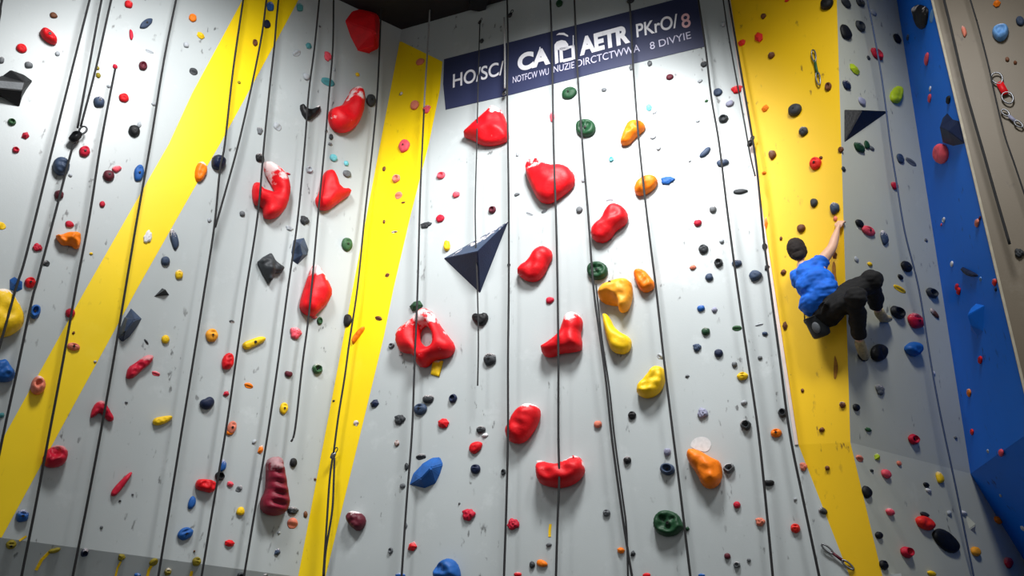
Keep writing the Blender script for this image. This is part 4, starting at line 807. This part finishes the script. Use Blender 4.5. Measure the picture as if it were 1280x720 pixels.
# ------------------------------------------------------------------ banner
bn = [(555, 74), (640, 52), (760, 21), (872, -8), (877, 25), (881, 58), (760, 87), (640, 118), (557, 137), (554, 105)]
o0 = PC.p(557, 137); vs = []
for x, y in bn: vs.append(PC.p(x, y, .006)-o0)
k = len(vs); vs += [v-PC.n*.007 for v in vs]
fs = [list(range(k)), list(range(k, 2*k))[::-1]]+[[i, i+k, (i+1) % k+k, (i+1) % k] for i in range(k)]
ban = mesh_obj('banner', vs, fs, [M['navy_banner']], smooth=False); ban.location = o0
bmn = bmesh.new(); bmn.from_mesh(ban.data); bmesh.ops.recalc_face_normals(bmn, faces=bmn.faces); bmn.to_mesh(ban.data); bmn.free()
tag(ban, 'long navy banner with white lettering across the top of the central wall', 'banner')
def text(s, x, y, x2, y2, hpx, mat, bold=0.0, shear=0):
    """lettering laid along the banner from (x, y) to (x2, y2), baseline points in the photograph"""
    cu = bpy.data.curves.new('lettering', 'FONT'); cu.body = s; cu.size = 1; cu.extrude = .01; cu.offset = bold; cu.shear = shear
    o = bpy.data.objects.new('lettering', cu); COL.objects.link(o)
    bpy.context.view_layer.update(); dg = bpy.context.evaluated_depsgraph_get()
    me = bpy.data.meshes.new_from_object(o.evaluated_get(dg)); COL.objects.unlink(o); bpy.data.objects.remove(o)
    xs = [v.co.x for v in me.vertices]; ys = [v.co.y for v in me.vertices]
    mx0, mx1, my0, my1 = min(xs), max(xs), min(ys), max(ys)
    a_ = PC.p(x, y, .009); b_ = PC.p(x2, y2, .009); W = (b_-a_).length
    hh = (PC.p(x, y-hpx, .009)-a_).length
    for v in me.vertices:
        v.co.x = (v.co.x-mx0)/(mx1-mx0)*W; v.co.y = (v.co.y-my0)/(my1-my0)*hh; v.co.z = .002 if v.co.z > 0 else -.001
    me.materials.append(mat); o = bpy.data.objects.new('lettering', me); COL.objects.link(o)
    d = (b_-a_).normalized(); up = PC.n.cross(d); m = Matrix((d, up, PC.n)).transposed().to_4x4(); m.translation = a_
    o.parent = ban; o.matrix_parent_inverse = Matrix.Translation(-o0); o.matrix_world = m
    return o
text('HO/SC/', 566, 110, 630, 93, 17, M['white_ink'], .012)
text('CA', 647, 90, 688, 80, 22, M['white_ink'], .05)
text('AETR', 725, 70, 788, 53, 23, M['white_ink'], .05)
text('PKrO/', 796, 47, 848, 34, 17, M['white_ink'], .015)
text('8', 853, 36, 864, 33, 18, M['pink_ink'], .01)
text('NOTFCW WU', 641, 104, 686, 93, 8, M['lilac_ink'])
text('NUZIE', 692, 91, 718, 85, 8, M['lilac_ink'])
text('DIRCTCTWWA', 721, 84, 800, 64, 9, M['lilac_ink'])
text('8 DIVYIE', 813, 62, 864, 48, 9, M['lilac_ink'])
# building mark between CA and AETR: framed block under a dome, with an arc above
def mark(polys):
    vs = []; fs = []; base = PC.p(690, 80, 0)
    for pts in polys:
        i0 = len(vs); n = len(pts)
        P = [PC.p(x, y, .011)-base for x, y in pts]; vs += P; vs += [p-PC.n*.004 for p in P]
        fs.append(list(range(i0, i0+n))); fs.append(list(range(i0+n, i0+2*n))[::-1])
        for i in range(n): fs.append([i0+i, i0+n+i, i0+n+(i+1) % n, i0+(i+1) % n])
    o = mesh_obj('emblem', vs, fs, [M['white_ink']], smooth=False)
    bmn = bmesh.new(); bmn.from_mesh(o.data); bmesh.ops.recalc_face_normals(bmn, faces=bmn.faces); bmn.to_mesh(o.data); bmn.free()
    o.parent = ban; o.location = base-o0
mark([[(693, 62), (693, 56), (696, 52), (702, 50), (707, 51), (710, 55), (711, 61), (705, 63)],
    [(693, 62), (697, 61), (698, 78), (694, 80)], [(699, 61), (703, 60), (704, 77), (700, 78)], [(700, 60), (718, 56), (718, 59), (700, 63)],
    [(704, 74), (718, 71), (718, 74), (704, 78)], [(714, 57), (718, 56), (719, 74), (715, 74)],
    [(695, 44), (699, 41), (705, 41), (710, 44), (710, 46), (704, 43.5), (699, 43.5)], [(674, 59), (675.5, 58.5), (676, 66), (674.5, 66)], [(716, 44), (717, 44), (717, 56), (716, 56)]])
# ------------------------------------------------------------------ climber
def skin_mesh(chains, mat_name=None, sub=1):
    """chains: list of lists of (point, rx, ry); first vertex of a later chain may reuse an earlier point"""
    verts = []; edges = []; rad = []; idx = {}
    for ch in chains:
        prev = None
        for p, rx, ry in ch:
            key = tuple(round(c, 5) for c in p)
            if key not in idx: idx[key] = len(verts); verts.append(p); rad.append((rx, ry))
            i = idx[key]
            if prev is not None and prev != i: edges.append((prev, i))
            prev = i
    me = bpy.data.meshes.new('t'); me.from_pydata([tuple(v) for v in verts], edges, [])
    o = bpy.data.objects.new('t', me); COL.objects.link(o)
    m = o.modifiers.new('s', 'SKIN'); m.use_smooth_shade = True
    for i, r in enumerate(rad): me.skin_vertices[0].data[i].radius = r
    me.skin_vertices[0].data[0].use_root = True
    s = o.modifiers.new('u', 'SUBSURF'); s.levels = 2; s.render_levels = 2
    bpy.context.view_layer.update(); dg = bpy.context.evaluated_depsgraph_get()
    r = bpy.data.meshes.new_from_object(o.evaluated_get(dg)); bpy.data.objects.remove(o); bpy.data.meshes.remove(me); return r
def remesh(meshes, vox, name, mat, parent, wr=0, sm=4):
    bm = bmesh.new()
    for me in meshes: bm.from_mesh(me)
    me = bpy.data.meshes.new('t'); bm.to_mesh(me); bm.free(); o = bpy.data.objects.new('t', me); COL.objects.link(o)
    r = o.modifiers.new('r', 'REMESH'); r.mode = 'VOXEL'; r.voxel_size = vox
    if sm:
        s = o.modifiers.new('s', 'SMOOTH'); s.factor = .5; s.iterations = sm
    bpy.context.view_layer.update(); dg = bpy.context.evaluated_depsgraph_get()
    out = bpy.data.meshes.new_from_object(o.evaluated_get(dg)); bpy.data.objects.remove(o)
    if wr:
        nn = [v.normal.copy() for v in out.vertices]
        for v, n in zip(out.vertices, nn):
            c = v.co; k = noise.noise(V((c.x*9, c.y*9, c.z*15)))+.5*noise.noise(V((c.x*22, c.y*22, c.z*34)))
            v.co = c+n*k*wr
    out.materials.clear(); out.materials.append(mat)
    for p in out.polygons: p.use_smooth = True
    out.name = name
    ob = bpy.data.objects.new(name, out); COL.objects.link(ob)
    if parent: ob.parent = parent
    return ob
def ell(c, rx, ry, rz, fwd=V((0, 1, 0)), upv=V((0, 0, 1)), seg=20, fn=None):
    fwd = fwd.normalized(); r = fwd.cross(upv).normalized(); u = r.cross(fwd)
    bm = bmesh.new(); bmesh.ops.create_uvsphere(bm, u_segments=seg, v_segments=seg*2//3, radius=1)
    for v in bm.verts:
        c_ = v.co.copy(); 
        if fn: c_ = fn(c_)
        v.co = V(c)+r*c_.x*rx+fwd*c_.y*ry+u*c_.z*rz
    me = bpy.data.meshes.new('t'); bm.to_mesh(me); bm.free(); return me
def J(x, y, off, f='pillar'): return PLN[f].p(x, y, off)
pel = J(1034, 384, .24); sp1 = J(1026, 366, .27); che = J(1014, 347, .27); nk = J(1004, 334, .25); nk2 = J(1001, 326, .24); hdp = J(997, 314, .235)
sR = J(1022, 333, .22); eR = J(1040, 310, .13); wR = J(1047, 286, .065); hR = J(1049.5, 280, .05)
sL = J(999, 347, .20); eL = J(1007, 366, .12); wL = J(1009, 346, .06); hL = J(1010, 339, .045)
hpR = J(1046, 380, .22); knR = J(1089, 350, .30, 'right'); anR = J(1097, 387, .12, 'right')
hpL = J(1034, 392, .18); knL = J(1070, 372, .30, 'right'); anL = J(1074, 425, .14, 'right')
ftR = J(1104, 398, .08, 'right'); toR = J(1112, 399, .035, 'right'); ftL = J(1078, 440, .09, 'right'); toL = J(1083, 448, .03, 'right')
bodych = [[(pel, .13, .10), (sp1, .12, .09), (che, .14, .10), (nk, .06, .06), (nk2, .052, .052)],
    [(che, .14, .10), (sR, .07, .07), ((sR+eR)/2, .06, .058), (eR, .048, .048), ((eR+wR)/2, .044, .042), (wR, .027, .022), (hR, .03, .016)],
    [(che, .14, .10), (sL, .065, .065), ((sL+eL)/2, .05, .05), (eL, .04, .04), ((eL+wL)/2, .038, .038), (wL, .027, .022), (hL, .03, .016)],
    [(pel, .12, .09), (hpR, .085, .08), ((hpR+knR)/2, .07, .07), (knR, .05, .05), (knR*.65+anR*.35, .052, .052), (anR, .036, .036), (ftR, .04, .03), (toR, .03, .02)],
    [(pel, .12, .09), (hpL, .085, .08), ((hpL+knL)/2, .07, .07), (knL, .05, .05), (knL*.65+anL*.35, .052, .052), (anL, .036, .036), (ftL, .04, .03), (toL, .03, .02)]]
parts = [skin_mesh(bodych)]
# head: looks at the wall, tipped up towards the raised hand
up = (hdp-nk2).normalized(); fw = PY.u*(.22 if PY.u.x < 0 else -.22)-PY.n; fw = (fw-up*fw.dot(up)).normalized()
def headf(c):
    c = c.copy()
    if c.z < -.1: c.x *= 1-.32*(-c.z-.1); c.y = c.y*(1-.15*(-c.z))+.1*(-c.z)
    return c
parts.append(ell(hdp, .076, .096, .115, fw, up, 28, headf))
rt_ = fw.cross(up)
def off(a_, b_, c_): return hdp+rt_*a_+fw*b_+up*c_
parts += [ell(off(0, .100, -.018), .013, .018, .026, fw, up, 10), ell(off(.078, -.005, -.01), .010, .02, .032, fw, up, 10), ell(off(-.078, -.005, -.01), .010, .02, .032, fw, up, 10),
    ell(off(0, .09, -.058), .026, .012, .008, fw, up, 10), ell(off(0, .082, -.085), .024, .02, .02, fw, up, 10), ell(off(0, .085, .022), .045, .012, .010, fw, up, 10)]
def fingers(wr, hn, n, side, curl):
    d = (hn-wr).normalized(); s = d.cross(n).normalized()*side; inn = -n; out = []
    palm_end = hn+d*.02
    for k, (o_, L_) in enumerate(((-.030, .066), (-.010, .076), (.010, .072), (.029, .056))):
        b0 = hn+s*o_*.8; b1 = palm_end+s*o_; b2 = b1+(d*.8+inn*.6).normalized()*L_*.42; b3 = b2+(d*.25+inn*.95).normalized()*L_*.33; b4 = b3+(inn*.8-d*.4).normalized()*L_*.27
        out.append(skin_mesh([[(b0, .010, .010), (b1, .010, .010), (b2, .009, .009), (b3, .0085, .0085), (b4, .0075, .0075)]]))
    t0 = wr+d*.025-s*.015; t1 = wr+d*.045-s*.042+inn*.008; t2 = t1+(d*.8-s*.3+inn*.4).normalized()*.03; t3 = t2+(d*.7+inn*.6).normalized()*.024
    out.append(skin_mesh([[(t0, .012, .012), (t1, .0115, .0115), (t2, .010, .010), (t3, .0085, .0085)]]))
    out.append(ell(wr+d*.045, .036, .045, .016, d, n, 14))
    return out
parts += fingers(wR, hR, PY.n, 1, 1)+fingers(wL, hL, PY.n, -1, 1)
body = remesh(parts, .0055, 'person', M['skin'], None, sm=2)
tag(body, 'person with dark hair in blue shirt and black trousers climbing the yellow pillar edge', 'person')
# eyes
for s in (-1, 1):
    for (nm, r, dd, mt) in (('eye', .0125, .082, M['white_ink']), ('pupil', .006, .0935, M['rubber'])):
        me = ell(off(.030*s, dd, .004), r, r*.7 if nm == 'eye' else r*.4, r*.8, fw, up, 10); me.materials.append(mt)
        for p in me.polygons: p.use_smooth = True
        e = bpy.data.objects.new(nm, me); COL.objects.link(e)
        if nm == 'eye': e.parent = body; ey = e
        else: e.parent = ey
# hair cap
def hairf(c):
    c = c.copy()
    k = 1+.05*noise.noise(V((c.x*4, c.y*4, c.z*4)))+.03*noise.noise(V((c.x*11, c.y*11, c.z*11)))
    if c.y > .35 and c.z < .45: c.y = .35+(c.y-.35)*.15
    if c.z < -.75: c.z = -.75-(-.75-c.z)*.25
    return c*k
hair = remesh([ell(off(0, -.014, .010), .088, .106, .122, fw, up, 32, hairf), ell(off(0, -.055, -.075), .062, .045, .055, fw, up, 16)], .006, 'hair', M['hair'], body, wr=.006, sm=1)
# shirt
lo = J(1023, 380, .245)
dS = (che-sp1).normalized()
sr2 = sR*.55+eR*.45
def capsule(p, q, r0, r1):
    bm = bmesh.new(); P_ = [p.lerp(q, k/6) for k in range(7)]; d = (q-p).normalized()
    tube(bm, [p-d*r0*.6]+P_+[q+d*.004], lambda t: r0+(r1-r0)*t if t > .05 else r0*.6, 18)
    me = bpy.data.meshes.new('t'); bmesh.ops.recalc_face_normals(bm, faces=bm.faces); bm.to_mesh(me); bm.free(); return me
sLe = sL.lerp(eL, .5)
sh = [capsule(che, nk*.9+che*.1, .13, .082), capsule(che, sR, .105, .09), capsule(sR, sR.lerp(eR, .34), .09, .078), capsule(che, sL, .105, .09), capsule(sL, sLe, .088, .078),
    ell(sR, .09, .09, .09), ell(sL, .088, .088, .088), ell((sR+sL)/2, .15, .10, .09, -PY.n, (che-lo).normalized())]
axs = (che-lo).normalized()
shirt = remesh(sh+[ell(che*.6+sp1*.4, .18, .145, .16, -PY.n, axs), ell(sp1, .168, .14, .16, -PY.n, axs), ell(lo+axs*.02, .172, .15, .13, -PY.n, axs), ell(J(1015, 383, .245), .10, .11, .09, -PY.n, axs)], .009, 'shirt', M['shirt'], body, wr=.016, sm=2)
wa = pel*.85+sp1*.15
def leg(hp, kn, an, e):
    return [(hp, .145, .14), (hp*.5+kn*.5, .128, .122), (kn*.93+hp*.07, .10, .10), (kn*.62+an*.38, .088, .088), (an*.8+kn*.2, .07, .07), (an*.98+kn*.02, .066, .066)]
tr = [skin_mesh([[(wa, .13, .115), (pel, .15, .13)]+leg(hpR, knR, anR, 0)]), skin_mesh([[(wa, .13, .115), (pel, .15, .13)]+leg(hpL, knL, anL, 0)]),
    ell(pel*.3+hpL*.7, .14, .14, .14), ell(pel*.4+hpR*.6, .14, .14, .14), ell(knR, .1, .1, .1), ell(knL, .1, .1, .1)]
trs = remesh(tr, .009, 'trousers', M['trousers'], body, wr=.012, sm=2)
for (an, ft, to) in ((anR, ftR, toR), (anL, ftL, toL)):
    d = (to-an).normalized(); hl = an-d*.035
    me = skin_mesh([[(an+(an-ft)*.10, .05, .05), (an*.6+ft*.4, .052, .05), (ft, .050, .042), (to, .040, .030)]])
    shoe = remesh([me], .006, 'climbing_shoe', M['shoe'], body, wr=.003, sm=1)
    me = skin_mesh([[(ft+(ft-an)*.12-PR.n*.012, .046, .024), ((ft+to)/2+d*.02-PR.n*.02, .044, .026), (to+d*.022-PR.n*.012, .036, .024)]])
    remesh([me], .006, 'toe_rubber', M['rubber'], shoe, sm=1)
# chalk bag on the back of the waist
cbp = J(1023, 409, .20); ce = bpy.data.objects.new('chalk_bag', None); COL.objects.link(ce)
axis = (J(1018, 398, .24)-J(1027, 418, .18)).normalized(); x_ = axis.cross(PY.n).normalized(); y_ = axis.cross(x_)
m = Matrix((x_, y_, axis)).transposed().to_4x4(); m.translation = cbp; ce.matrix_world = m
bm = bmesh.new(); R_ = []
prof = [(.0, -.095), (.05, -.095), (.078, -.085), (.086, -.05), (.088, .0), (.09, .06), (.098, .085), (.10, .1), (.09, .1), (.082, .08), (.078, -.03), (0, -.04)]
for r, z in prof:
    R_.append([bm.verts.new((r*cos(2*pi*k/20), r*.8*sin(2*pi*k/20), z+.008*sin(2*pi*k/20*3)*(r > .08))) for k in range(20)] if r else [bm.verts.new((0, 0, z))])
for i in range(len(R_)-1):
    a_, b_ = R_[i], R_[i+1]
    for k in range(20):
        if len(a_) == 1: bm.faces.new((a_[0], b_[k], b_[(k+1) % 20]))
        elif len(b_) == 1: bm.faces.new((a_[k], a_[(k+1) % 20], b_[0]))
        else: bm.faces.new((a_[k], a_[(k+1) % 20], b_[(k+1) % 20], b_[k]))
bm_obj('pouch', bm, [resin('char')], ce)
bm = bmesh.new(); tube(bm, [V((.09*cos(t), .075*sin(t), .103)) for t in [2*pi*k/24 for k in range(24)]], .008, 6, closed=True)
bm_obj('rim', bm, [M['rubber']], ce)
bm = bmesh.new(); tube(bm, [V((.095, 0, .09)), V((.07, .02, .16)), V((.0, .04, .20)), V((-.07, .02, .16)), V((-.095, 0, .09))], .006, 6)
bm_obj('strap', bm, [M['rubber']], ce)
bm = bmesh.new(); bmesh.ops.create_uvsphere(bm, u_segments=16, v_segments=10, radius=.035, matrix=Matrix.Translation((.0, -.075, .0)) @ Matrix.Diagonal((1, .35, 1.5, 1)))
bm_obj('pocket', bm, [resin('grey')], ce)
tag(ce, "black and grey chalk bag hanging at the climber's waist below the blue shirt", 'chalk bag')
# ------------------------------------------------------------------ lamps and light
def flood(loc, target, energy, size, angle, blend, color=(1, 1, 1), label='', kind='SPOT'):
    l = bpy.data.lights.new('flood_light', kind); l.energy = energy; l.color = color
    if kind == 'SPOT': l.spot_size = radians(angle); l.spot_blend = blend; l.shadow_soft_size = size
    else: l.size = size; l.shape = 'DISK'
    o = bpy.data.objects.new('flood_light', l); COL.objects.link(o); o.location = loc
    d = (V(target)-V(loc)).normalized(); o.rotation_euler = d.to_track_quat('-Z', 'Y').to_euler()
    return o
def fixture(loc, target, label):
    e = bpy.data.objects.new('ceiling_lamp', None); COL.objects.link(e); e.location = loc
    d = (V(target)-V(loc)).normalized(); e.rotation_euler = d.to_track_quat('-Z', 'Y').to_euler()
    bm = bmesh.new(); R_ = []
    for r, z in ((.12, .42), (.15, .40), (.22, .2), (.34, .06), (.34, .03), (.30, .05), (.2, .16), (.1, .2)):
        R_.append([bm.verts.new((r*cos(2*pi*k/24), r*sin(2*pi*k/24), z)) for k in range(24)])
    for i in range(len(R_)-1):
        for k in range(24): bm.faces.new((R_[i][k], R_[i][(k+1) % 24], R_[i+1][(k+1) % 24], R_[i+1][k]))
    bm.faces.new(R_[0]); bm.faces.new(R_[-1])
    bm_obj('housing', bm, [M['dark_metal']], e)
    bpy.context.view_layer.update(); iv = e.matrix_world.inverted(); top_ = iv @ V((loc[0], loc[1], ZT)); bm = bmesh.new(); tube(bm, [V((0, 0, .35)), V((0, 0, .35))*.7+top_*.3, top_], .02, 8)
    bm_obj('hanging_rod', bm, [M['dark_metal']], e)
    tag(e, label, 'lamp')
LAMPS = [((0.5, 5.5, ZT-1.1), PC.p(690, 300), 1850, .6, 88, .65, 'dark round floodlight aimed at the central wall'),
    ((-2.5, 4.9, ZT-1.25), PL.p(220, 300), 1080, .6, 104, .8, 'dark round floodlight aimed at the left wall'),
    ((2.6, 3.0, ZT-.75), PR.p(1070, 340), 1100, .6, 72, 1.0, 'added dark round floodlight out of view, brightening the right wall')]  # this last lamp is added to brighten the pillar and right walls
for lc, tg, en, sz, an_, bl, lb in LAMPS:
    flood(lc, tg, en, sz, an_, bl)
    fixture(V(lc)+V((0, 0, .03)), tg, lb)
w = bpy.data.worlds.new('world'); SC.world = w; w.use_nodes = True
bg = w.node_tree.nodes['Background']; bg.inputs[0].default_value = (1, 1, .98, 1); bg.inputs[1].default_value = .32
vs_ = SC.view_settings; vs_.view_transform = 'Standard'; vs_.look = 'None'; vs_.exposure = 0.0; vs_.gamma = 1; vs_.use_curve_mapping = False
